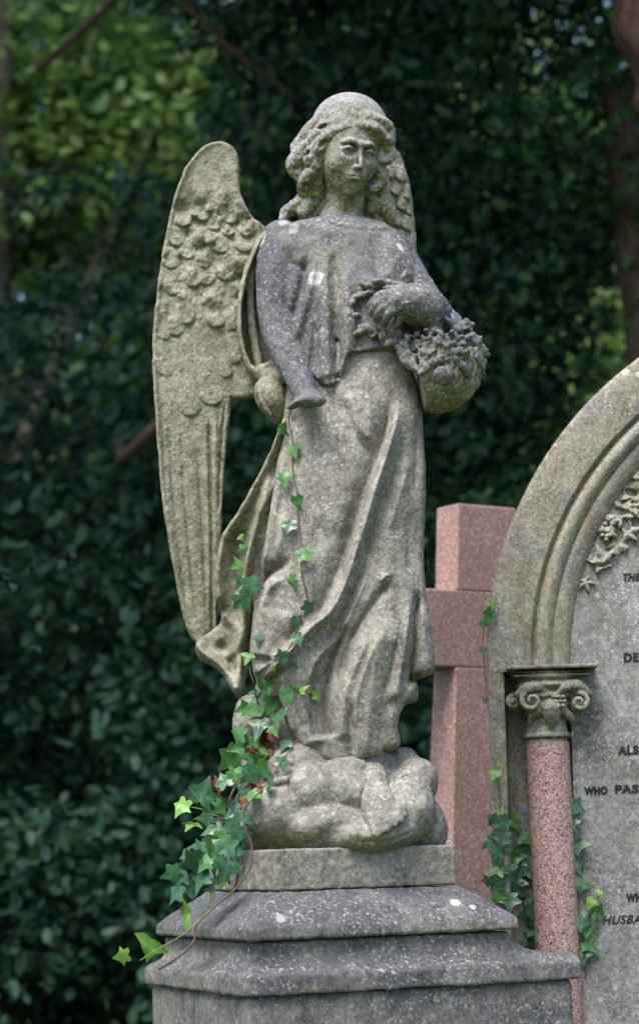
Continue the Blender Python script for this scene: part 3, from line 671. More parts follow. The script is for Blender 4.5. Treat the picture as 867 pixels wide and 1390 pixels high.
def build_wing_right():
    g = Vol.px(478, 186, 592, 822, -150, -20, 1.6); px, py = g.grid2(-70.)
    P = [(520, 190), (532, 193), (543, 201), (552, 220), (558, 244), (562, 274), (566, 310), (566, 350), (567, 400), (568, 460), (568, 540), (566, 620), (561, 700), (554, 760), (545, 800), (532, 808), (520, 790), (512, 700), (505, 600), (500, 500), (498, 400), (496, 320), (497, 250), (506, 205)]
    d2 = poly2(px, py, P, 2)
    rows = [([(515, 808), (532, 815), (548, 800)], 17, 420, 6, 2), ([(x, 560) for x in (512, 534, 556)], 22, 150, 9, -2), ([(x, 440) for x in (506, 526, 548)], 21, 90, 11, -2)]
    for i, y in enumerate(range(390, 230, -22)): rows.append(([(x+6*(i % 2), y+3*(x % 3)) for x in range(508, 562, 15)], 17, 26, 11+i*.4, -8))
    H = feathers(px, py, rows, 3.5, 9)*sstep(0, -5, d2)*.7
    mid = -82-.75*(px-520)
    g.d = extrude(g, px, py, P, mid-13, mid+6+H, 5, 2)
    v, f = g.mesh(); v = rough(v, f, 1.8, 12); return v, f
V, Fc = build_wing_right(); mk('wing', W3(V), Fc, M['wing'], angel)

# ---- basket of flowers
def build_basket():
    g = Vol.px(545, 400, 680, 580, -30, 120, 1.2); px, py = g.grid2(50.)
    c = Q(594, 482, 38); g.ell(c, (66, 82, 54), rotm(0, 0, -6), k=0)
    X, Y, Z = g.co(g.sl(g.lo, g.lo+g.n*g.h))
    top = (Y-Q(600, 482, 38)[1]-0.04*(X-c[0])); bot = Q(600, 560, 40)[1]-Y; lft = Q(570, 520, 40)[0]-X-.12*(Y-Q(570, 520, 40)[1])
    d = smax(g.d, np.broadcast_to(top, g.d.shape), 3); d = smax(d, np.broadcast_to(bot, g.d.shape), 5); d = smax(d, np.broadcast_to(lft, g.d.shape), 6)
    an = np.arctan2(Z-c[2], X-c[0]+1e-3)
    d = d-(1.3*np.sin(an*36)*(np.sin((Y-c[1])/2.6)*.4+.6)*sstep(-80, -40, Y-c[1])).astype(f32)
    g.d = d.astype(f32)
    v, f = g.mesh(); v = rough(v, f, 1.5, 9); return v, f
V, Fc = build_basket(); bas = mk('basket', W3(V), Fc, M['capital'], angel)
def build_flowers():
    g = Vol.px(525, 400, 685, 545, -30, 125, 1.2); r = np.random.default_rng(12)
    g.tube([Q(552, 474, 62), Q(590, 474, 72), Q(625, 468, 62), Q(646, 476, 35)], [15, 19, 18, 13], k=6)
    g.tube([Q(598, 420, 30), Q(616, 436, 42), Q(628, 458, 46)], [12, 10, 12], k=5)
    g.tube([Q(601, 428, 62), Q(618, 446, 58), Q(634, 462, 50)], [4, 3.5, 5], k=2)
    for (x, y, w_, q) in [(560, 464, 74, 15), (582, 458, 84, 14), (604, 462, 88, 17), (626, 455, 76, 16), (642, 464, 64, 15), (654, 480, 50, 11), (622, 478, 84, 16), (642, 490, 68, 11), (583, 480, 86, 14), (558, 484, 76, 13), (545, 472, 72, 11), (634, 442, 52, 11), (600, 484, 88, 12), (652, 500, 54, 8)]:
        n = 5; a0 = r.uniform(0, 6)
        for k in range(n):
            a = a0+k*2*math.pi/n; g.ell(Q(x+q*.55*math.cos(a), y+q*.45*math.sin(a), w_+r.uniform(-3, 3)), (q*.58, q*.34, q*.45), rotm(r.uniform(-35, 35), r.uniform(-35, 35), -math.degrees(a)+r.uniform(-20, 60)), k=3)
        g.ell(Q(x, y, w_+q*.55), (q*.26, q*.26, q*.25), k=2, op='s' if r.random() < .5 else 'u')
    for _ in range(46):
        x = r.uniform(545, 658); y = r.uniform(446, 496); g.ell(Q(x, y, 98-abs(x-600)*.4+r.uniform(-8, 4)), (r.uniform(2, 6), r.uniform(1.8, 3.5), 10), rotm(0, 0, r.uniform(0, 180)), k=3, op='s')
    g.ell(Q(602, 509, 89), (14, 13.5, 11), k=1)
    g.tube([Q(620, 488, 88), Q(630, 500, 84), Q(636, 514, 74)], [6, 5, 2], k=3); g.tube([Q(648, 492, 66), Q(655, 505, 52), Q(656, 514, 46)], [5, 4, 2], k=2); g.tube([Q(590, 490, 92), Q(578, 500, 88), Q(570, 508, 82)], [5, 5, 3], k=3)
    g.tube([Q(545, 480, 72), Q(556, 494, 76), Q(570, 504, 78)], [7, 7, 5], k=4)
    v, f = g.mesh(); v = rough(v, f, 3.0, 9); return v, f
V, Fc = build_flowers(); mk('flowers', W3(V), Fc, M['tunic'], bas)

# ---- cloud and block under the feet
def build_cloud():
    g = Vol.px(300, 900, 640, 1178, -140, 165, 1.7)
    E = lambda x, y, w_, r, k=14, a=0: g.ell(Q(x, y, w_), r, rotm(0, 0, a), k=k)
    E(465, 1130, 10, (118, 62, 95)); E(462, 1060, 0, (85, 65, 62), 20)
    E(377, 1103, 66, (47, 40, 48), 13, -18); E(420, 1076, 66, (50, 40, 44), 9, 12); E(440, 1118, 84, (56, 26, 38), 10, 6)
    E(404, 1042, 40, (46, 34, 40), 5, 20); E(500, 1134, 84, (62, 26, 50), 12, 4); E(548, 1100, 60, (42, 42, 46), 14, -30)
    E(556, 1070, 20, (34, 44, 46), 14, -35); E(548, 1042, -5, (22, 28, 34), 9); E(582, 1125, 20, (24, 38, 44), 9); E(470, 1078, 72, (40, 34, 34), 5); E(470, 1050, 50, (38, 26, 34), 5)
    E(348, 1000, -15, (30, 58, 34), 16, 14); E(355, 1065, 5, (30, 50, 40), 12, 8); E(372, 950, 0, (26, 48, 34), 16); E(378, 1132, 20, (44, 34, 60), 12); E(392, 985, 25, (26, 46, 26), 5, -12)
    E(385, 1060, 92, (20, 6, 8), 3, 10)
    g.tube([Q(398, 1095, 112), Q(422, 1102, 122), Q(446, 1092, 118), Q(462, 1080, 110)], [2.5, 3.5, 3.5, 2], k=4, op='s')
    g.tube([Q(398, 1040, 82), Q(394, 1068, 100), Q(404, 1090, 112)], [2.5, 3.5, 2.5], k=5, op='s')
    g.tube([Q(402, 1112, 118), Q(432, 1130, 128), Q(480, 1143, 134), Q(530, 1142, 128), Q(570, 1124, 100)], [2, 3.5, 3.5, 3.5, 2], k=2.5, op='s')
    g.tube([Q(540, 1050, 60), Q(556, 1072, 72), Q(566, 1100, 78)], [2, 3, 2], k=3, op='s')
    g.d = smin(g.d, g.d+0, 0); v, f = g.mesh(); v = rough(v, f, 3, 26); v = rough(v, f, 1.0, 6); return v, f
V, Fc = build_cloud(); mk('cloud_base', W3(V), Fc, M['base'], angel)

# ---------------------------------------------------------------- square blocks turned on the vertical axis
THB = math.radians(22.5); E1 = np.array([math.cos(THB), 0, -math.sin(THB)]); E2 = np.array([-math.sin(THB), 0, -math.cos(THB)])
PC = Q(448, 1211, -8); 
def ring(hs, v): return [PC*np.array([1, 0, 1])+np.array([0, v, 0])+E1*a*hs+E2*b*hs for a, b in ((-1, -1), (1, -1), (1, 1), (-1, 1))]
def stack(levels):
    V = []; Fc = []
    for hs, v in levels: V += ring(hs, v)
    n = len(levels)
    for i in range(n-1):
        for k in range(4): Fc.append((i*4+k, i*4+(k+1) % 4, i*4+4+(k+1) % 4, i*4+4+k))
    Fc.append((3, 2, 1, 0)); Fc.append(tuple((n-1)*4+k for k in range(4)))
    return W3(np.array(V)), Fc
def stackvol(levels, h, amp, name, mat, parent):          # the same block worn soft: sculpted as a volume
    pass
vb = Q(379, 1211, 163)[1]; vt = Q(379, 1153, 163)[1]; vf = Q(339, 1279, 250)[1]
def softblock(levels, h, r, amp, sz, ext=None):
    R = np.array([ring(max(l[0] for l in (ext or levels))+6, l[1]) for l in levels]).reshape(-1, 3)
    g = Vol(R.min(0)-4, R.max(0)+4, h); X, Y, Z = g.co(g.sl(g.lo, g.lo+g.n*g.h))
    a = np.abs((X-PC[0])*E1[0]+(Z-PC[2])*E1[2]); b = np.abs((X-PC[0])*E2[0]+(Z-PC[2])*E2[2])
    lv = sorted(levels, key=lambda q: q[1]); hs = np.interp(Y, [q[1] for q in lv], [q[0] for q in lv])
    if ext is not None:
        aa = (X-PC[0])*E1[0]+(Z-PC[2])*E1[2]; hx = np.interp(Y, [q[1] for q in ext[::-1]], [q[0] for q in ext[::-1]])
        ahs = np.maximum(aa-hx, -aa-hs)
    else: ahs = a-hs
    d = smax(ahs, b-hs, r); v0, v1 = lv[0][1], lv[-1][1]; m = np.abs(Y-(v0+v1)/2)-(v1-v0)/2
    g.d = smax(np.broadcast_to(d, g.d.shape), np.broadcast_to(m, g.d.shape), r).astype(f32)
    v, f = g.mesh(); return rough(v, f, amp, sz), f
V, Fc = softblock([(127, vb+1.2), (127, vt)], 1.9, 2.2, 1.8, 9); mk('block', W3(V), Fc, M['base'], angel)

ped = empty('pedestal', tuple(W3(np.array([PC[0], -1.6*720+0, PC[2]]))), 'dark weathered stone pedestal with sloping cap and hollow moulding, carrying the angel', 'pedestal')
capl = [(132, vb), (134, vb-2), (184, vf+17), (186, vf+14), (186, vf+1), (184, vf)]
V, Fc = softblock(capl, 2.2, 3, 1.8, 14); mk('cap', W3(V), Fc, M['cap'], ped)
mv = [(176, vf-1), (176, vf-10), (177, vf-18), (179, vf-26), (183, vf-32), (190, vf-38), (198, vf-42), (199, vf-46), (199, vf-66)]
ext = [(176, vf-1), (178, vf-8), (184, vf-15), (196, vf-22), (216, vf-28), (240, vf-32), (266, vf-34), (268, vf-38), (268, vf-66)]
V, Fc = softblock(mv, 2.4, 4, 2.2, 18, ext); mk('moulding', W3(V), Fc, M['cap'], ped)
V, Fc = stack([(192, -1.6*720+250), (192, vf-65)]); V = V+np.array([[(W3(E1)-W3(E1*0))*66 if k % 4 in (1, 2) else np.zeros(3)] for k in range(len(V))]).reshape(-1, 3); bevel(mkpy('shaft', V, Fc, M['cap'], ped), .01)
V, Fc = stack([(330, -1.6*720-30), (330, -1.6*720+130), (310, -1.6*720+160), (280, -1.6*720+250)]); bevel(mkpy('plinth', V, Fc, M['base'], ped), .012)
# ---------------------------------------------------------------- camera, world, sun
sc = bpy.context.scene
cam = bpy.data.cameras.new('camera'); co = link(bpy.data.objects.new('camera', cam)); sc.camera = co
R0 = Vector((1, 0, 0)); U0 = Vector((0, -sp_, cp)); F0 = Vector((0, cp, sp_))
rt = R0*cr - U0*sr; upv = R0*sr + U0*cr
co.matrix_world = Matrix(((rt.x, upv.x, -F0.x, 0), (rt.y, upv.y, -F0.y, 0), (rt.z, upv.z, -F0.z, CAMZ), (0, 0, 0, 1)))
cam.sensor_fit = 'VERTICAL'; cam.sensor_height = 36; cam.lens = 36*FOC/1390; cam.clip_end = 500; cam.clip_start = .05
cam.dof.use_dof = True; cam.dof.focus_distance = 4.18; cam.dof.aperture_fstop = 3.3
w = bpy.data.worlds.new('World'); sc.world = w; w.use_nodes = True
bg = w.node_tree.nodes['Background']; sky = w.node_tree.nodes.new('ShaderNodeTexSky'); sky.sky_type = 'NISHITA'; sky.sun_disc = False
SEL, SAZ = math.radians(62), math.radians(-150)     # azimuth from +Y towards +X: behind the camera, to the left
sky.sun_elevation = SEL; sky.sun_rotation = SAZ; sky.dust_density = 3; sky.air_density = 1.0
w.node_tree.links.new(sky.outputs[0], bg.inputs[0]); bg.inputs[1].default_value = .14
sd = bpy.data.lights.new('sun', 'SUN'); sd.energy = 2.6; sd.angle = math.radians(30); sd.color = (1, .96, .9)
so = link(bpy.data.objects.new('sun', sd)); dirn = Vector((math.sin(SAZ)*math.cos(SEL), math.cos(SAZ)*math.cos(SEL), math.sin(SEL)))
so.rotation_euler = dirn.to_track_quat('Z', 'Y').to_euler(); so.location = (-3, -2, 6)
sc.view_settings.view_transform = 'Standard'; sc.view_settings.look = 'None'; sc.view_settings.gamma = 1; sc.view_settings.use_curve_mapping = False
sc.view_settings.exposure = EXPO
sc.cycles.use_denoising = True
sc.cycles.max_bounces = 6; sc.cycles.transparent_max_bounces = 4
# ================================================================ GRAVESTONE (right), its plane at w = WG
WG = -250.
def GP(px, py, rel=0.): return Q(px, py, WG+rel)
def drift(y): return .03*(y-890)
RA, XC, YC, XAX = 500., 1160., 890., 958.
def arcpath(t, n=60):
    """left outline from the ground up to the apex and down the other side, moved inwards by t"""
    P = []
    a1 = math.acos((XC-XAX)/(RA-t))
    for y in (2150, 1900, 1650, 1400, 1250, 1100, 1000, 930): P.append((660+t+drift(y), y))
    for i in range(n+1):
        a = a1*i/n; P.append((XC-(RA-t)*math.cos(a), YC-(RA-t)*math.sin(a)))
    M2 = [(2*XAX-x+2*(drift(y) if y > 890 else 0), y) for x, y in P[::-1]][1:]
    return P+M2
prof = [(0, -150), (0, -6), (1.5, -2), (5, 0), (22, 1.5), (52, 0), (58, -1), (60, -4), (61.5, -10), (63.5, -12), (66, -8), (69, -3), (74, 0), (80, -1), (84.5, -6), (87, -12), (88.5, -13), (90, -10), (92, -9), (98, -10), (105, -14), (110, -19), (113, -23), (114, -27)]
def sweep(prof, rng=None, endy=None):
    V = []; Fc = []; paths = [arcpath(t) for t, r in prof]; n = len(paths[0]); m = len(prof)
    for i in range(n):
        for (t, r), P in zip(prof, paths): V.append(GP(P[i][0], P[i][1], r))
    for i in range(n-1):
        for j in range(m-1): Fc.append((i*m+j, i*m+j+1, (i+1)*m+j+1, (i+1)*m+j))
    return V, Fc, n, m
grave = empty('arched_gravestone', tuple(W3(GP(958, 2100, -60))), 'tall arched limestone gravestone with carved grapes, pink column and black lettering', 'gravestone')
# arch and frame: the upper part is the full moulding; below the capital only the outer band stays, with a niche behind the column
YS = 912
def sweep_part(prof, sel):
    paths = [arcpath(t) for t, r in prof]; m = len(prof); V = []; Fc = []
    idx = [i for i in range(len(paths[0])) if sel(i)]
    for i in idx:
        for (t, r), P in zip(prof, paths): V.append(GP(P[i][0], P[i][1], r))
    for a in range(len(idx)-1):
        if idx[a+1] != idx[a]+1: continue
        for j in range(m-1): Fc.append((a*m+j, a*m+j+1, (a+1)*m+j+1, (a+1)*m+j))
    return V, Fc
def arcpath_fix():
    global arcpath
    old = arcpath
    def f(t, n=60):
        P = old(t, n); 
        for k in (7, len(P)-8): P[k] = (P[k][0]-drift(930)+drift(YS) if k == 7 else P[k][0]+drift(930)-drift(YS), YS)
        return P
    arcpath = f
arcpath_fix()
N = len(arcpath(0))
V1, F1 = sweep_part(prof, lambda i: 7 <= i <= N-8)
nich = [(0, -150), (0, -6), (1.5, -2), (5, 0), (18, .5), (22, -1.5), (23, -5), (23.5, -58), (26, -62), (40, -63), (104, -63), (112, -62), (114, -58), (114.5, -27)]
V2, F2 = sweep_part(nich, lambda i: i <= 7); V3, F3 = sweep_part(nich, lambda i: i >= N-8)
V = V1+V2+V3; Fc = F1+[tuple(q+len(V1) for q in f) for f in F2]+[tuple(q+len(V1)+len(V2) for q in f) for f in F3]
# ledge over the niche
for sgn, P0 in ((1, arcpath(22)[7]), (-1, arcpath(22)[N-8])):
    b = len(V); x0 = P0[0]; x1 = x0+sgn*93
    V += [GP(x0, YS, 0), GP(x1, YS, -26), GP(x1, YS, -64), GP(x0, YS, -64)]; Fc.append((b, b+1, b+2, b+3))
frame = mkpy('frame', W3(np.array(V)), Fc, M['slab'], grave)
for p in frame.data.polygons: p.use_smooth = True
mod = frame.modifiers.new('es', 'EDGE_SPLIT'); mod.split_angle = math.radians(40)
# tablet and back
P = arcpath(112); V = [GP(x, y, -25.5) for x, y in P]; n = len(P)
mid = [GP(XAX, y if y > 700 else 700, -25.5) for x, y in P]
V = V+mid; Fc = [(i, n+i, n+i+1, i+1) for i in range(n-1)]
mkpy('tablet', W3(np.array(V)), Fc, M['tablet'], grave)
P = arcpath(0); V = [GP(x, y, -150) for x, y in P]; V += [GP(XAX, max(y, 700), -150) for x, y in P]
mkpy('back', W3(np.array(V)), [(i, i+1, n+i+1, n+i) for i in range(n-1)], M['slab'], grave)
# carved grapes and leaves of the inner arch
def build_carving():
    g = Vol.px(768, 560, 925, 905, WG-34, WG+16, 1.25); px, py = g.grid2(WG-14.); r = np.random.default_rng(3)
    zt = WG-26.
    H = np.full(px.shape, -6.)
    band = [(776, 800), (784, 765), (797, 725), (815, 685), (840, 645), (872, 602), (925, 560), (940, 690), (900, 705), (868, 728), (842, 752), (822, 774), (812, 800), (806, 850), (800, 890), (785, 890), (779, 850)]
    b = poly2(px, py, band, 2); 
    H = np.where(b < 0, -.5, H)
    H += 3.5*np.exp(-((poly2(px, py, band, 2)+1)/2.6)**2)*sstep(800, 830, px+0*py)*(py > 690)
    def leaf(cx, cy, sz, a, hgt):
        nonlocal H
        ang = [0, 34, 62, 96, 132, 165, 180, 195, 228, 264, 298, 326]; rad = [1.25, .55, 1.05, .5, .8, .4, .5, .4, .8, .5, 1.05, .55]
        P2 = [(cx+sz*q*math.sin(math.radians(t+a)), cy-sz*q*math.cos(math.radians(t+a))) for t, q in zip(ang, rad)]
        d = poly2(px, py, P2, 1); rr = np.hypot(px-cx, py-cy); th = np.arctan2(px-cx, -(py-cy))-math.radians(a)
        vein = 1.6*np.cos(th*5)*sstep(0, sz*.5, rr)
        H = np.maximum(H, np.where(d < 0, hgt+vein-.10*rr+np.clip(-d, 0, 2)*.4, -99))
    def hole(cx, cy, rx, ry, a):
        nonlocal H
        c_, s_ = math.cos(math.radians(a)), math.sin(math.radians(a)); x = (px-cx)*c_+(py-cy)*s_; y = -(px-cx)*s_+(py-cy)*c_
        H = H-16*np.exp(-((x/rx)**2+(y/ry)**2)**1.6)
    def grapes(cx, cy, sz, a):
        nonlocal H
        for k in range(46):
            u = r.uniform(-1, 1); v = r.uniform(-1.25, 1.1)
            if u*u+(v*.8)**2 > 1 or (v > 0 and abs(u) > 1-v*.7): continue
            x = cx+sz*u; y = cy+sz*v; q = r.uniform(3.0, 3.9); dd = (px-x)**2+(py-y)**2
            H = np.maximum(H, np.where(dd < q*q, 9-4*(u*u)+np.sqrt(np.maximum(q*q-dd, 0))*1.5, -99))
    leaf(845, 698, 25, -35, 9); leaf(858, 672, 22, 20, 9); leaf(818, 762, 23, -20, 8); leaf(838, 738, 22, 120, 7); leaf(872, 650, 26, 60, 10); leaf(893, 622, 24, 10, 9); leaf(795, 790, 14, 160, 4)
    leaf(852, 722, 18, 70, 9); leaf(905, 660, 25, 100, 9); leaf(880, 690, 22, 150, 7)
    hole(800, 753, 3, 8, -25); hole(838, 694, 12, 4.5, 8); hole(850, 712, 4, 9, -20); hole(832, 688, 3, 5, 0); hole(856, 668, 9, 4, 25); hole(793, 816, 4, 10, -22); hole(808, 806, 6, 3, 30); hole(785, 845, 5, 3, 30); hole(795, 850, 3, 4, 0); hole(842, 726, 3, 10, 5); hole(824, 765, 10, 2, -20); hole(797, 774, 6, 1.6, -12)
    hole(812, 714, 3, 9, 8); hole(818, 738, 6, 3, 30); hole(870, 700, 9, 4, 10); hole(884, 640, 4, 9, -20)
    grapes(826, 719, 15, 0); grapes(868, 690, 14, 0); grapes(905, 632, 14, 0)
    for p in ((848, 800),):
        H += 1.4*np.exp(-(seg2(px, py, (822, 798), (840, 792))[0]/1.5)**2)*-1
    H = H+fbm(np.stack([px.ravel()/6, py.ravel()/6, 0*px.ravel()], 1), 2).reshape(px.shape)*1.6
    z = g.ax[2][None, None, :]; d = np.maximum(z-(zt+H[:, :, None]), (zt-5)-z)
    d = np.maximum(d, (np.minimum(b, 50)-1.5)[:, :, None]*1.0)
    # keep to the inside of the mouldings
    rr = np.hypot(px-XC, py-YC); cut = np.where(py < 890, rr-(RA-113), 773-px)
    d = smax(d, cut[:, :, None], 1)
    g.d = d.astype(f32); v, f = g.mesh(); return v, f
V, Fc = build_carving(); mk('carving', W3(V), Fc, M['capital'], grave)

# ---- capital (volutes, leaf, beaded knot) and pink shaft
WC = WG-26.
def build_capital():
    g = Vol.px(672, 892, 818, 1020, WC-58, WC+58, 1.1)
    def box(x0, x1, y0, y1, hw, rr=1.5, op='u', k=1.5):
        a = Q(x0, y1, WC); b = Q(x1, y0, WC); c = (a+b)/2; h = np.array([(b[0]-a[0])/2, (b[1]-a[1])/2, hw])
        X, Y, Z = g.co(g.sl(g.lo, g.lo+g.n*g.h)); qx = np.abs(X-c[0])-h[0]+rr; qy = np.abs(Y-c[1])-h[1]+rr; qz = np.abs(Z-c[2])-h[2]+rr
        d = np.sqrt(np.maximum(qx, 0)**2+np.maximum(qy, 0)**2+np.maximum(qz, 0)**2)+np.minimum(np.maximum(qx, np.maximum(qy, qz)), 0)-rr
        g.put(g.sl(g.lo, g.lo+g.n*g.h), d.astype(f32), k, op)
    box(684, 806, 904, 913, 52); box(688, 801, 913, 917, 48); box(693, 795, 916, 922, 42)
    # bell: rings of a lathe
    P = [(921, 48), (932, 47), (946, 44), (958, 38), (970, 32), (982, 29.5), (992, 31)]
    for y, r_ in P:
        g.ell(Q(741, y, WC), (r_, 12, r_), k=6)
    c = Q(741, 1000, WC)
    for (y, R_, q) in ((999, 29.5, 5), (1007, 28.5, 2.2)):
        for k in range(36):
            a = k*math.pi/18; cc = Q(741.5, y, WC); g.ell((cc[0]+R_*math.cos(a), cc[1], cc[2]+R_*math.sin(a)), (q*1.1, q, q*1.1), k=1.5)
    g.ell(Q(741, 1004, WC), (29, 9, 29), k=2)
    def volute(x, y, w_, R_, sgn, turn=2.1):
        pts = []; rad = []
        for i in range(26):
            t = i/25; a = math.pi*.5+sgn*(-t)*turn*2*math.pi*.62; q = R_*(1-t*.78)
            pts.append(Q(x+q*math.cos(a), y-q*math.sin(a), w_+t*7)); rad.append(4.6-1.9*t)
        g.tube(pts, rad, k=1, smooth=False)
    volute(721, 951, WC+42, 15, -1); volute(786, 953, WC+38, 12, 1); volute(697, 953, WC+18, 9, -1)
    # arms of the volutes rising to the abacus corners
    g.tube([Q(742, 940, WC+38), Q(730, 933, WC+40), Q(714, 934, WC+40), Q(704, 942, WC+34)], [4, 7, 8, 6], k=3)
    g.tube([Q(756, 942, WC+38), Q(768, 932, WC+40), Q(784, 930, WC+36), Q(798, 942, WC+28)], [4, 7, 8, 6], k=3)
    g.ell(Q(722, 954, WC+30), (15, 15, 8), k=3); g.ell(Q(784, 955, WC+26), (12, 14, 8), k=3); g.ell(Q(700, 955, WC+6), (11, 13, 10), k=3)
    g.ell(Q(722, 953, WC+52), (4, 4, 5), k=1, op='s'); g.ell(Q(787, 954, WC+49), (3, 3, 5), k=1, op='s')
    for i in range(3):
        for j in range(3): g.ell(Q(751+i*6.2+(j % 2)*2, 946+j*6, WC+45), (3.6, 3.3, 4), k=.6)
    # the pointed leaf under the knot
    g.tube([Q(748, 962, WC+36), Q(748, 976, WC+34), Q(747, 990, WC+30)], [15, 10, 2], k=3); g.tube([Q(731, 966, WC+27), Q(722, 972, WC+24), Q(718, 982, WC+22)], [8, 6, 2], k=3)
    g.tube([Q(764, 966, WC+25), Q(774, 974, WC+20), Q(776, 984, WC+16)], [8, 6, 2], k=3)
    g.ell(Q(731, 983, WC+33), (9, 7, 8), k=2, op='s'); g.ell(Q(764, 982, WC+30), (7, 6, 8), k=2, op='s')
    v, f = g.mesh(); v = rough(v, f, .9, 6); return v, f
V, Fc = build_capital(); mk('capital', W3(V), Fc, M['capital'], grave)
pts = []; rad = []
for y in np.linspace(1008, 2050, 24):
    pts.append(W3(Q(742.3+(y-1008)*.050, y, WC))); rad.append(32.2*US)
V, Fc = tubemesh(pts, rad, 48); mkpy('column', V, Fc, M['granite'], grave, smooth=True).modifiers.new('es', 'EDGE_SPLIT')

for o in [c for c in grave.children if c.name in ('capital', 'column')]:      # the matching pair on the far side of the arch
    c = o.copy(); c.location = Vector(W3(GP(2*958-741, 950)))-Vector(W3(GP(741, 950)))+Vector(o.location); link(c, grave)
# ---- the lettering that the photo shows
def word(txt, x, y, cap, width, italic=0., wt=.02):
    cu = bpy.data.curves.new('inscription', 'FONT'); cu.body = txt; cu.size = 1; cu.extrude = .012; cu.offset = wt; cu.shear = italic; cu.space_character = 1.12
    t = bpy.data.objects.new('tmp', cu); bpy.context.scene.collection.objects.link(t); bpy.context.view_layer.update()
    me = bpy.data.meshes.new_from_object(t.evaluated_get(bpy.context.evaluated_depsgraph_get())); bpy.data.objects.remove(t)
    n = len(me.vertices); C = np.empty(n*3); me.vertices.foreach_get('co', C); C = C.reshape(-1, 3)
    mn, mx = C.min(0), C.max(0); kx = width/(mx[0]-mn[0]); ky = cap/(mx[1]-mn[1])
    fc = [tuple(p.vertices) for p in me.polygons]; bpy.data.meshes.remove(me)
    W = [W3(GP(x+(c[0]-mn[0])*kx+.03*(c[1]-mn[1])*-0, y-(c[1]-mn[1])*ky-.03*(c[0]-mn[0])*kx, -25.2+(c[2]+.012)*25)) for c in C]
    return mkpy('inscription', W, fc, M['letter'], grave)
word('THE', 845, 789, 10.5, 24, .28, .05); word('DE', 846, 899, 12.5, 20, 0, .05); word('ALS', 838, 1025, 12.5, 28, 0, .05)
word('WHO', 792, 1080, 12, 32, 0, .08); word('PASS', 834, 1077.5, 12, 41, 0, .05); word('WH', 849, 1225, 12, 21, 0, .08); word('HUSBA', 817, 1255, 12, 52, .28, .022)

# ================================================================ RED GRANITE CROSS behind
WX = -900.
cross = empty('granite_cross', tuple(W3(Q(640, 2000, WX))), 'plain pink granite cross standing behind the angel, its arm end hidden by the robe', 'cross')
AX = math.radians(36)                     # turned on its vertical axis
KX = (FOC-WX)/FOC
c0 = Q(655, 900, WX); ex = np.array([math.cos(AX), 0, -math.sin(AX)]); ez = np.array([math.sin(AX), 0, math.cos(AX)])
def xbox(x0, x1, z0, z1, v0, v1, tap=0.):
    V = []
    for v, t in ((v0, tap), (v1, 0)):
        for a, b in ((x0-t, z0-t), (x1+t, z0-t), (x1+t, z1+t), (x0-t, z1+t)): V.append(c0*np.array([1, 0, 1])+ex*a+ez*b+np.array([(v-vtop)*.055, v, 0]))
    F6 = [(3, 2, 1, 0), (4, 5, 6, 7), (0, 1, 5, 4), (1, 2, 6, 5), (2, 3, 7, 6), (3, 0, 4, 7)]
    return W3(np.array(V)), F6
vtop = Q(640, 690, WX)[1]; va1 = Q(640, 806, WX)[1]; va0 = Q(640, 909, WX)[1]; vbot = -1.6*720
HS, HT = 67., 31.
V, Fc = xbox(-HS, HS, -HT, HT, va1-.5, vtop); bevel(mkpy('head', V, Fc, M['granite_far'], cross), .004)
V, Fc = xbox(-220, 220, -HT, HT, va0, va1); bevel(mkpy('crossbar', V, Fc, M['granite_far'], cross), .004)
V, Fc = xbox(-HS, HS, -HT, HT, vbot+260, va0+.5, 22); bevel(mkpy('shaft', V, Fc, M['granite_far'], cross), .004)
V, Fc = xbox(-200, 200, -150, 150, vbot-10, vbot+258, 20); bevel(mkpy('plinth', V, Fc, M['granite_far'], cross), .01)
# ================================================================ IVY
bpy.context.view_layer.update(); DG = bpy.context.evaluated_depsgraph_get(); CAMP = Vector((0, 0, CAMZ))
def hitw(px, py, dflt):
    q = W3(Q(px, py, 0)); d = (Vector(q)-CAMP).normalized()
    ok, loc, nrm, idx, ob, mt = sc_.ray_cast(DG, CAMP, d)
    if not ok: return dflt, None
    w = FOC-loc.y/US; return w, nrm
sc_ = bpy.context.scene
OUTL = {
 'five': [(.0, .0), (.10, -.10), (.24, -.16), (.42, -.11), (.41, .02), (.38, .15), (.50, .24), (.60, .36), (.46, .45), (.30, .52), (.20, .66), (.0, 1.0)],
 'three': [(.0, .0), (.14, -.10), (.30, -.08), (.44, .04), (.66, .20), (.50, .30), (.32, .38), (.22, .54), (.12, .78), (.0, 1.05)],
 'heart': [(.0, .0), (.12, -.10), (.28, -.10), (.40, .02), (.46, .18), (.38, .38), (.24, .58), (.12, .78), (.0, 1.0)]}
VEIN = {'five': [(0, .92), (.58, .36), (-.58, .36), (.36, -.08), (-.36, -.08)], 'three': [(0, .95), (.55, .2), (-.55, .2)], 'heart': [(0, .9), (.32, .3), (-.32, .3)]}
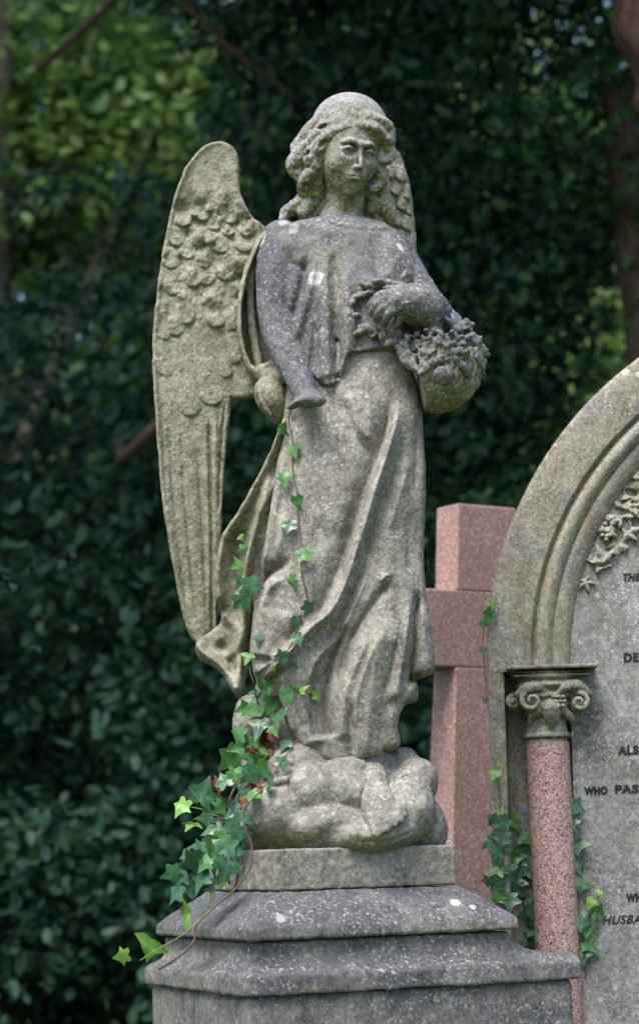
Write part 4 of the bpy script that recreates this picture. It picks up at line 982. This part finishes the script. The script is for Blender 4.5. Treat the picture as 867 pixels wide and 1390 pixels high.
def leafmesh(kind, seed, mat, vmat, fold=.25, droop=.25):
    r = random.Random(seed); o = [(x*r.uniform(.92, 1.08), y*r.uniform(.96, 1.04)) for x, y in OUTL[kind]]; o[0] = (0, 0)
    l = [(-x*r.uniform(.93, 1.06), y+r.uniform(-.02, .02)) for x, y in o[1:-1]]
    ring = o+l[::-1]; c = (0, .28)
    z = lambda x, y: fold*abs(x)-droop*max(y, 0)**2*.6-.35*x*x+.05*math.sin(5*x+seed)+.03*math.cos(9*y+seed)
    V = [(c[0], c[1])]+[(c[0]+(x-c[0])*.5, c[1]+(y-c[1])*.5) for x, y in ring]+ring; n = len(ring); Fc = []
    for i in range(n):
        j = (i+1) % n; Fc.append((0, 1+j, 1+i)); Fc.append((1+i, 1+j, 1+n+j, 1+n+i))
    mi = [0]*len(Fc); V3 = [(x, y, z(x, y)) for x, y in V]
    for (x, y) in VEIN[kind]:
        L = math.hypot(x, y-.02); nx, ny = -(y-.02)/L, x/L; b = len(V3); K = 5
        for k in range(K+1):
            t = k/K; w_ = .015*(1-.7*t); X, Y = x*t, .02+(y-.02)*t
            for s_ in (-1, 1): V3.append((X+nx*w_*s_, Y+ny*w_*s_, z(X, Y)+.012))
        for k in range(K): Fc.append((b+2*k, b+2*k+1, b+2*k+3, b+2*k+2)); mi.append(1)
    Fc2 = []
    for f in Fc:                                            # keep every face looking the same way
        a, b_, c_ = [Vector(V3[q]) for q in f[:3]]; Fc2.append(f if (b_-a).cross(c_-a).z > 0 else tuple(f[::-1]))
    me = bpy.data.meshes.new('leaf'); me.from_pydata(V3, [], Fc2); me.materials.append(mat); me.materials.append(vmat)
    for p, m_ in zip(me.polygons, mi): p.material_index = m_; p.use_smooth = True
    me.update(); return me
LM = {'d': [leafmesh(k, i, M['ivy'], M['vein']) for i, k in enumerate(('five', 'five', 'five', 'three'))],
      'm': [leafmesh(k, i+10, M['ivy_mid'], M['vein']) for i, k in enumerate(('five', 'three', 'five', 'heart'))],
      'y': [leafmesh(k, i+20, M['ivy_young'], M['vein_young']) for i, k in enumerate(('five', 'three', 'heart', 'three'))],
      'x': [leafmesh(k, i+30, M['dead'], M['dead'], .5, .9) for i, k in enumerate(('heart', 'five'))]}
rl = random.Random(11)
def put_leaf(root, px, py, size, ang, kind, w=60, lift=9, tilt=24, name='leaf'):
    hw, nr = hitw(px, py, w)
    if hw < w-90: hw = w                                   # looked past the plant: it hangs free
    W_ = hw+lift+rl.uniform(0, 6) if hw != w else w+rl.uniform(-8, 12)
    ml = LM[kind]; me = ml[rl.randrange(len(ml))]
    o = bpy.data.objects.new(name, me); L = size*US*.84
    a = math.radians(ang); up = Vector((math.sin(a), 0, math.cos(a))); nrm = Vector((0, -1, 0))
    if nr is not None and hw != w: nrm = (nrm*1.2+Vector(nr)*.5).normalized()
    R_ = Matrix.Rotation(math.radians(rl.gauss(0, tilt)), 3, 'Z') @ Matrix.Rotation(math.radians(rl.gauss(-14, tilt*.7)), 3, 'X')
    nrm = (R_ @ nrm).normalized(); up = (up-nrm*up.dot(nrm)).normalized(); rt_ = up.cross(nrm)
    m = Matrix((rt_, up, nrm)).transposed().to_4x4()
    loc = Vector(W3(Q(px, py, W_)))-up*(L*.35)-root.location
    o.matrix_world = Matrix.Translation(loc) @ m @ Matrix.Diagonal((L*rl.uniform(.85, 1.05), L, L, 1))
    link(o, root); return o, W_
def stem(root, pts, r0, r1, w=60, lift=4, mat='stem', name='stem', ns=6):
    P = crom([(x, y, 0) for x, y in pts], 5); prev = None; out = []
    for x, y, _ in P:
        hw, _n = hitw(x, y, w)
        if hw < w-90: hw = w
        v = hw+lift; v = v if prev is None else prev+np.clip(v-prev, -9, 9); prev = v; out.append([x, y, v])
    out = np.array(out); k = np.ones(3)/3
    for _ in range(2): out[1:-1, 2] = (out[:-2, 2]+out[1:-1, 2]+out[2:, 2])/3
    V, Fc = tubemesh([W3(Q(*q)) for q in out], list(np.linspace(r0*.65, r1*.65, len(out))*US), ns)
    return mkpy(name, V, Fc, M[mat], root, smooth=True)
# ---- the plant on the angel
vine = empty('ivy_vine', tuple(W3(Q(262, 1290, 250))), 'ivy climbing from the pedestal over the cloud and up the robe to the broken hand', 'ivy', 'ivy vines')
A = [(395, 557, 17, 200, 'm'), (384, 584, 25, 110, 'm'), (399, 611, 27, 150, 'm'), (386, 650, 27, 170, 'm'), (404, 681, 28, 160, 'm'), (392, 714, 28, 200, 'd'), (414, 753, 30, 60, 'm'), (398, 790, 28, 195, 'm'), (419, 824, 27, 45, 'd'), (402, 846, 26, 190, 'd'), (404, 868, 24, 170, 'd'), (382, 893, 28, 200, 'd'), (371, 908, 12, 120, 'y'),
     (322, 768, 27, 250, 'y'), (333, 745, 22, 160, 'm'), (343, 795, 34, 100, 'd'), (330, 816, 38, 150, 'd'), (326, 790, 22, 220, 'd'), (327, 730, 12, 150, 'y'), (336, 893, 24, 190, 'm'), (333, 915, 30, 200, 'd'), (350, 868, 18, 180, 'd'),
     (362, 932, 30, 80, 'm'), (390, 945, 30, 170, 'm'), (402, 933, 16, 20, 'm'), (412, 936, 20, 60, 'y'), (430, 945, 22, 150, 'y'), (370, 954, 36, 200, 'm'), (345, 940, 26, 210, 'd'), (344, 962, 38, 240, 'm'), (378, 976, 32, 180, 'd'), (352, 986, 40, 190, 'd'), (325, 1000, 42, 220, 'm'), (346, 1006, 32, 150, 'm'), (312, 1030, 48, 230, 'm'), (386, 1012, 28, 200, 'd'), (383, 1036, 26, 180, 'd'),
     (358, 1045, 42, 120, 'm'), (338, 1052, 36, 240, 'd'), (330, 1076, 40, 210, 'd'), (276, 1076, 46, 20, 'd'), (247, 1096, 34, 215, 'y'), (259, 1121, 34, 190, 'y'), (300, 1097, 36, 150, 'm'), (296, 1124, 46, 250, 'd'), (322, 1128, 52, 100, 'd'), (286, 1147, 38, 200, 'm'), (291, 1172, 38, 170, 'd'), (262, 1170, 42, 240, 'd'), (233, 1186, 36, 235, 'd'), (240, 1213, 38, 230, 'd'), (309, 1150, 36, 160, 'd'), (306, 1180, 42, 200, 'd'), (272, 1198, 38, 190, 'd'), (254, 1158, 30, 40, 'd'),
     (325, 1177, 15, 90, 'y'), (303, 1198, 22, 60, 'y'), (286, 1220, 30, 230, 'y'), (250, 1240, 46, 275, 'y'), (203, 1286, 50, 215, 'y'), (166, 1298, 26, 250, 'y'), (318, 1052, 30, 200, 'm'), (304, 1060, 30, 340, 'd'), (345, 1080, 30, 140, 'm'), (366, 1066, 26, 170, 'd'), (292, 1088, 30, 300, 'd'), (318, 1104, 34, 230, 'd'), (280, 1110, 30, 270, 'd'),
     (330, 962, 26, 250, 'm'), (336, 1030, 30, 200, 'd'), (362, 1020, 26, 60, 'm'), (318, 1160, 30, 180, 'd'), (278, 1172, 30, 210, 'm'), (248, 1192, 28, 250, 'd'), (256, 1206, 30, 160, 'd'), (288, 1202, 30, 170, 'd'), (298, 1152, 34, 220, 'd'), (270, 1150, 28, 260, 'd'), (334, 1112, 26, 120, 'd'), (322, 1016, 26, 250, 'm'), (352, 1030, 26, 90, 'm'), (372, 990, 24, 150, 'm'), (300, 1136, 28, 160, 'm'), (318, 1140, 28, 60, 'm')]
for (x, y, s, a, k) in A:
    put_leaf(vine, x, y, s*.94, a+rl.uniform(-12, 12), k, w=70 if y < 1150 else 120, lift=14 if (x < 400 and 925 < y < 1210) else 7, tilt=27)
for (x, y, s, a) in [(352, 1000, 26, 200), (362, 1008, 28, 170), (346, 1022, 28, 150), (366, 1026, 24, 190), (354, 1034, 26, 230), (372, 1000, 22, 160), (338, 1016, 22, 200), (295, 1064, 26, 20), (300, 1052, 18, 60), (345, 1062, 22, 190), (352, 1072, 22, 170), (334, 1088, 20, 150)]:
    put_leaf(vine, x, y, s, a, 'x', w=60, lift=8, tilt=40, name='dead_leaf')
stem(vine, [(394, 552), (392, 572), (397, 600), (397, 640), (403, 668), (404, 700), (409, 740), (409, 775), (413, 795), (418, 822), (406, 848), (392, 880), (368, 915), (352, 945)], 1.1, 1.7)
stem(vine, [(326, 728), (334, 760), (336, 790), (345, 815), (347, 860), (338, 900), (345, 930), (352, 965)], 1.1, 1.6)
stem(vine, [(430, 946), (408, 938), (385, 940), (366, 950), (360, 985), (345, 1020), (322, 1062), (306, 1100), (302, 1150), (312, 1200)], 1.2, 2.2)
stem(vine, [(404, 1004), (385, 1030), (365, 1060), (343, 1085), (331, 1100), (333, 1125), (342, 1150), (338, 1180), (318, 1208), (290, 1232), (266, 1256), (264, 1276), (246, 1296), (215, 1316)], 1.3, 2.6, w=200, mat='stem')
stem(vine, [(372, 1000), (362, 1035), (340, 1062), (322, 1080), (313, 1108)], 2.0, 2.0)
stem(vine, [(322, 1110), (324, 1150), (322, 1190), (318, 1208)], 1.4, 1.6)
stem(vine, [(302, 1112), (280, 1100), (255, 1095)], 1.4, .9, w=60, mat='stem_green'); stem(vine, [(300, 1108), (278, 1106), (262, 1113)], 1.2, .8, w=60, mat='stem_green')
stem(vine, [(286, 1235), (262, 1258), (240, 1274), (215, 1288), (190, 1304)], 1.1, .9, w=220, mat='stem_green')
# ---- plants on the gravestone
def plant(label, leaves, stems, base, w, group='ivy vines'):
    v = empty('ivy_vine', tuple(W3(base)), label, 'ivy', group)
    for (x, y, s, a, k) in leaves: put_leaf(v, x, y, s, a+rl.uniform(-12, 12), k, w=w, lift=7, tilt=22)
    for st in stems: stem(v, st, 1.0, 1.6, w=w, lift=3)
plant('ivy growing up the gravestone edge between the pedestal and the pink column',
      [(674, 1036, 14, 20, 'y'), (671, 1051, 22, 200, 'y'), (680, 1101, 14, 0, 'y'), (668, 1112, 24, 300, 'd'), (681, 1119, 34, 170, 'd'), (681, 1139, 32, 190, 'd'), (664, 1144, 30, 245, 'd'), (672, 1159, 30, 200, 'd'), (675, 1180, 32, 250, 'm'), (689, 1183, 30, 160, 'd'), (662, 1196, 20, 190, 'd'), (673, 1201, 30, 220, 'd'), (678, 1216, 32, 100, 'm'), (691, 1223, 34, 190, 'd'), (704, 1210, 34, 120, 'd'), (698, 1108, 20, 90, 'y'), (701, 1122, 22, 160, 'y'), (714, 1140, 30, 130, 'm'), (703, 1150, 22, 340, 'd'), (700, 1162, 32, 100, 'm'), (716, 1180, 36, 240, 'd'), (716, 1168, 26, 330, 'd'), (722, 1232, 34, 90, 'd'), (712, 1245, 28, 160, 'd'), (724, 1264, 34, 80, 'd'), (712, 1278, 22, 200, 'd'), (708, 1196, 24, 20, 'd'), (690, 1150, 22, 30, 'd')],
      [[(672, 1045), (678, 1075), (679, 1105), (682, 1150), (684, 1200), (690, 1240), (696, 1300)], [(700, 1110), (706, 1150), (710, 1200), (714, 1260), (712, 1310)]], Q(700, 1330, -220), WG+6)
plant('ivy growing on the lettered tablet to the right of the pink column',
      [(774, 1040, 18, 180, 'm'), (777, 1067, 16, 150, 'y'), (780, 1095, 34, 120, 'd'), (779, 1122, 26, 150, 'd'), (785, 1148, 38, 110, 'd'), (783, 1177, 24, 150, 'd'), (790, 1200, 34, 100, 'd'), (790, 1251, 32, 100, 'd'), (801, 1226, 24, 210, 'y'), (812, 1240, 32, 100, 'm'), (795, 1264, 24, 190, 'm'), (800, 1284, 34, 140, 'm'), (792, 1298, 26, 180, 'd'), (813, 1211, 12, 60, 'y')],
      [[(776, 1040), (776, 1100), (780, 1170), (786, 1230), (792, 1290), (794, 1330)], [(812, 1212), (806, 1232), (796, 1256), (794, 1300)]], Q(794, 1345, -240), WG-18)
plant('short sprig of young ivy peeping round the outer edge of the gravestone arch',
      [(667, 818, 20, 30, 'y'), (663, 836, 28, 210, 'm'), (656, 848, 18, 190, 'm'), (656, 884, 18, 170, 'd'), (658, 950, 10, 200, 'm')], [[(667, 812), (662, 835), (655, 862), (656, 890), (659, 930), (660, 955)]], Q(660, 960, -250), WG-4)
# ================================================================ TREES AND GROUND
def LF(name, c1, c2, c3, trans, rough=.4, sc=2.): return leafmat(name, c1, c2, c3, rough, trans, .28, sc)
M['holly'] = LF('dark_evergreen_leaves', (.016, .052, .026), (.03, .085, .036), (.024, .08, .055), .14, .52)
M['holly2'] = LF('mid_evergreen_leaves', (.022, .065, .024), (.045, .11, .03), (.028, .085, .045), .16, .52)
M['lime'] = LF('light_green_leaves', (.095, .19, .035), (.06, .14, .035), (.17, .26, .07), .35, .5)
M['over'] = LF('canopy_leaves', (.06, .14, .03), (.045, .1, .03), (.08, .16, .04), .3, .45)
M['bark'] = barkmat('brown_bark', (.07, .05, .038), (.12, .085, .065)); M['bark_grey'] = barkmat('grey_bark', (.09, .08, .065), (.16, .145, .12))
M['bark_red'] = barkmat('shaggy_bark', (.06, .035, .027), (.13, .08, .06), 1.5)
def crownmesh(ells, dens, L, seed, mat, parent, gap=.0, gs=.5):
    r = np.random.default_rng(seed); P = []
    for (c, rad) in ells:
        n = int(dens*4.19*rad[0]*rad[1]*rad[2]); d = r.normal(size=(n, 3)); d /= np.linalg.norm(d, axis=1)[:, None]
        P.append(np.array(c)+d*(r.random(n)**.42)[:, None]*np.array(rad))
    P = np.vstack(P); nz = fbm(P/gs+seed, 3); P = P[nz > gap]; n = len(P); P = P[P[:, 2] > .03]; n = len(P)
    up = r.normal(size=(n, 3))*.7+np.array([0, -.35, -.25]); up /= np.linalg.norm(up, axis=1)[:, None]
    nn = r.normal(size=(n, 3))*.6+np.array([0, -.35, .75]); nn -= up*(nn*up).sum(1)[:, None]; nn /= np.linalg.norm(nn, axis=1)[:, None]
    rt_ = np.cross(up, nn); s = L*r.uniform(.6, 1.25, n)[:, None]; wd = .27
    V = np.stack([P, P+up*s*.35+rt_*s*wd-nn*s*.07, P+up*s*.75+rt_*s*wd*.7-nn*s*.05, P+up*s, P+up*s*.75-rt_*s*wd*.7-nn*s*.05, P+up*s*.35-rt_*s*wd-nn*s*.07], 1).reshape(-1, 3)
    b = np.arange(n)[:, None]*6
    F4 = np.vstack([b+np.array([0, 1, 2, 3]), b+np.array([0, 3, 4, 5])])
    return mk('crown', V, F4, mat, parent, smooth=False)
def limb(pts, r0, r1, mat, parent, name='branch', ns=10, rag=0.):
    P = crom(pts, 6); rr = np.linspace(r0, r1, len(P)); V, Fc = tubemesh(P, rr, ns)
    if rag:
        A = np.array([list(v) for v in V]); C = np.repeat(P, ns, 0); k = 1+rag*fbm(A*18+3, 3)[:, None]; V = list(C+(A-C)*k)
    return mkpy(name, V, Fc, mat, parent, smooth=True)
def at(px, py, Y): 
    q = W3(Q(px, py, FOC-Y/US)); return tuple(float(x) for x in q)
def tree(name, label, cat, base, trunk, mat, limbs=(), crown=None, group=None, r0=.14, r1=.07, rag=0., ns=14):
    t = empty(name, base, label, cat, group)
    limb(trunk, r0, r1, mat, t, 'trunk', ns, rag)
    for pts, a, b in limbs: limb(pts, a, b, mat, t, 'branch', 8, rag*.5)
    if crown: crownmesh(*crown[:-1], crown[-1], t) if False else crownmesh(crown['e'], crown['d'], crown['L'], crown['s'], crown['m'], t, crown.get('gap', 0), crown.get('gs', .5))
    return t
G1 = 'trees behind the graves'
tree('holly_tree', 'dark evergreen at the left, its leaves thick down to the ground', 'tree', (-1.9, 8.8, 0), [(-1.9, 8.8, 0), (-1.8, 8.8, 1.5), (-1.9, 8.9, 3.6)], M['bark'],
     [([at(232, 555, 8.5), at(205, 585, 8.4), at(168, 622, 8.7), at(140, 645, 9.3), (-1.7, 9.4, 2.0)], .02, .03), ([at(235, -15, 9.0), at(300, 55, 9.0), at(390, 125, 9.1), at(470, 190, 9.4)], .016, .01), ([at(50, 95, 9.2), at(100, 52, 9.2), at(155, 0, 9.2), at(200, -50, 9.2)], .022, .012)],
     dict(e=[((-2.0, 8.9, 1.2), (1.5, .9, 1.5)), ((-1.3, 9.1, 2.2), (1.2, .7, 1.2)), ((-2.6, 9.1, 3.0), (1.3, .8, 1.2)), ((-.7, 8.9, .9), (1.1, .8, 1.2)), ((-3.6, 9, 1.6), (1.5, .9, 1.9)), ((-1.5, 9.3, 3.4), (.9, .6, .6)), ((-.7, 9.6, 4.3), (.5, .3, .4)), ((-1.35, 9.7, 4.6), (.9, .25, .18)), ((-1.2, 9.9, 4.15), (.9, .25, .16))], d=2500, L=.075, s=1, m=M['holly'], gap=-.16), G1)
tree('holly_tree', 'tall dark evergreen directly behind the angel', 'tree', (.25, 9.3, 0), [(.25, 9.3, 0), (.2, 9.3, 2), (.3, 9.3, 5.5)], M['bark'], (),
     dict(e=[((.0, 9.3, 2.6), (1.1, .8, 1.5)), ((.4, 9.4, 4.4), (.95, .8, 1.4)), ((.4, 9.2, 1.2), (1.0, .8, 1.3)), ((-.25, 9.5, 3.7), (.7, .6, .8)), ((.3, 9.3, 5.8), (1.2, .9, .9))], d=2600, L=.08, s=2, m=M['holly'], gap=-.13), G1)
tree('holly_tree', 'dark evergreen to the right, over the pink cross', 'tree', (1.5, 8.9, 0), [(1.5, 8.9, 0), (1.45, 8.9, 2), (1.3, 8.9, 4.8)], M['bark'], (),
     dict(e=[((1.3, 8.9, 1.3), (1.2, .8, 1.5)), ((1.0, 9.1, 3.0), (.8, .7, 1.1)), ((1.4, 9.0, 4.9), (1.2, .8, 1.0)), ((2.6, 8.9, 2.2), (1.3, .9, 2.2)), ((3.8, 9.2, 2.0), (1.3, .9, 2.2))], d=2500, L=.075, s=3, m=M['holly2'], gap=.0, gs=.33), G1)
tree('beech_tree', 'sunlit light green tree far behind at the upper left', 'tree', (-2.2, 12.5, 0), [(-2.2, 12.5, 0), (-2.1, 12.4, 3), (-1.9, 12.5, 7)], M['bark_grey'], [([(-2.1, 12.4, 3), (-1.4, 12.3, 4.6), (-.9, 12.3, 5.8)], .06, .02)],
     dict(e=[((-1.9, 12.6, 5.6), (1.9, 1.0, 1.5)), ((-.4, 12.8, 6.0), (1.2, .8, 1.0)), ((-2.6, 12.6, 4.0), (1.3, .8, 1.1)), ((-3.8, 12.6, 5.0), (1.6, 1, 1.7))], d=900, L=.11, s=4, m=M['lime'], gap=-.08, gs=.7), G1)
tree('beech_tree', 'light green tree glimpsed between the dark leaves at the right', 'tree', (2.3, 12.8, 0), [(2.3, 12.8, 0), (2.2, 12.8, 3), (2.2, 12.8, 6)], M['bark_grey'], (),
     dict(e=[((1.9, 12.9, 4.2), (1.2, .9, 1.4)), ((2.8, 12.9, 3.4), (1.2, .9, 1.4)), ((1.3, 13.0, 5.8), (1.0, .8, 1.0))], d=1000, L=.11, s=5, m=M['lime'], gap=-.1, gs=.7), G1)
for i, (x, lab) in enumerate([(-4.6, 'deep green woodland tree behind the beech, far left'), (-1.4, 'dim woodland tree seen between the leaves left of the angel'), (1.6, 'dim woodland tree seen between the leaves above the pink cross'), (4.8, 'deep green woodland tree behind the gravestone, far right')]):
    tree('evergreen_tree', lab, 'tree', (x, 16, 0), [(x, 16, 0), (x+.1, 16, 4), (x, 16, 7)], M['bark'], (),
         dict(e=([((x*1.9, 15.5, 3), (3.2, 1.2, 4.0))] if abs(x) > 4 else [])+[((x, 16.2, 2.2), (2.1, 1.1, 2.4)), ((x+.3, 16.3, 5.2), (2.0, 1.1, 2.0)), ((x-.2, 16.3, 7.4), (1.8, 1.1, 1.4))], d=850, L=.16, s=20+i, m=M['holly2'], gap=-.3, gs=.8), G1)
# the big tree whose shaggy trunk leans in at the top right; its unseen crown is added overhead to shade everything behind the graves
tk = [(at(1010, 1500, 7.2)[0], 7.2, 0), at(1005, 900, 7.2), at(988, 450, 7.15), at(946, 190, 7.1), at(908, 60, 7.05), at(874, -60, 7.0), at(845, -260, 7.0), (1.0, 7.1, 6.0)]
tree('leaning_tree', 'thick shaggy red-brown trunk leaning in at the top right corner', 'tree', tk[0], tk, M['bark_red'],
     [([tk[6], (.2, 6.9, 5.9), (-1.2, 6.8, 6.4), (-2.6, 6.9, 6.7)], .09, .04), ([tk[7], (1.8, 7.0, 6.8), (2.8, 7.1, 7.2)], .09, .04)],
     dict(e=[((0, 7.2, 6.6), (2.0, 1.5, .7)), ((-2.6, 7.4, 6.9), (1.9, 1.4, .8)), ((2.4, 7.2, 6.9), (1.9, 1.4, .8)), ((.2, 8.6, 7.4), (2.4, 1.2, .8)), ((4.6, 7.4, 6.9), (1.6, 1.6, 1.0)), ((-4.8, 7.6, 6.9), (1.6, 1.6, 1.0))], d=900, L=.12, s=8, m=M['over'], gap=-.25), None, .19, .12, .5, 28)
tree('bare_trunked_tree', 'slim grey trunk in the top left corner', 'tree', (-2.05, 12.3, 0), [(-2.05, 12.3, 0), at(-5, 400, 12.3), at(4, 70, 12.3), at(14, -40, 12.3), at(40, -200, 12.3)], M['bark_grey'],
     (), dict(e=[((-1.9, 12.3, 7.6), (1.3, .9, .9)), ((-1.9, 10.3, 4.0), (.6, .4, .6))], d=900, L=.09, s=9, m=M['over'], gap=-.1), G1, .10, .06, .1)
# ---- ground
me = bpy.data.meshes.new('ground'); S_ = 150; nn_ = 60; xs = np.linspace(-1, 1, nn_); xs = np.sign(xs)*np.abs(xs)**2*S_
V = [(x, y+8, .04*math.sin(x*.9)*math.cos(y*.7)) for y in xs for x in xs]
gr = mkpy('ground', V, [(j*nn_+i, j*nn_+i+1, (j+1)*nn_+i+1, (j+1)*nn_+i) for j in range(nn_-1) for i in range(nn_-1)], leafmat('grass_and_litter', (.04, .08, .02), (.07, .1, .03), (.09, .07, .04), .9, 0, .1, 3.), None, True); tag(gr, kind='structure')
r = np.random.default_rng(44); n = 26000; P = np.stack([r.uniform(-5, 5, n), r.uniform(1.5, 11, n), np.zeros(n)], 1)
a = r.uniform(0, 6.28, n); dx = np.stack([np.cos(a), np.sin(a), 0*a], 1)*.004; h = r.uniform(.04, .12, n)[:, None]*np.array([0, 0, 1.])+r.normal(size=(n, 3))*.02
gv = np.stack([P-dx, P+dx, P+dx*.2+h, P-dx*.2+h], 1).reshape(-1, 3)
gg = mk('grass', gv, np.arange(4*n).reshape(-1, 4), leafmat('grass_blades', (.05, .12, .025), (.07, .15, .03), (.1, .14, .05), .6, .2, .2, 2.), None, False); tag(gg, kind='stuff')
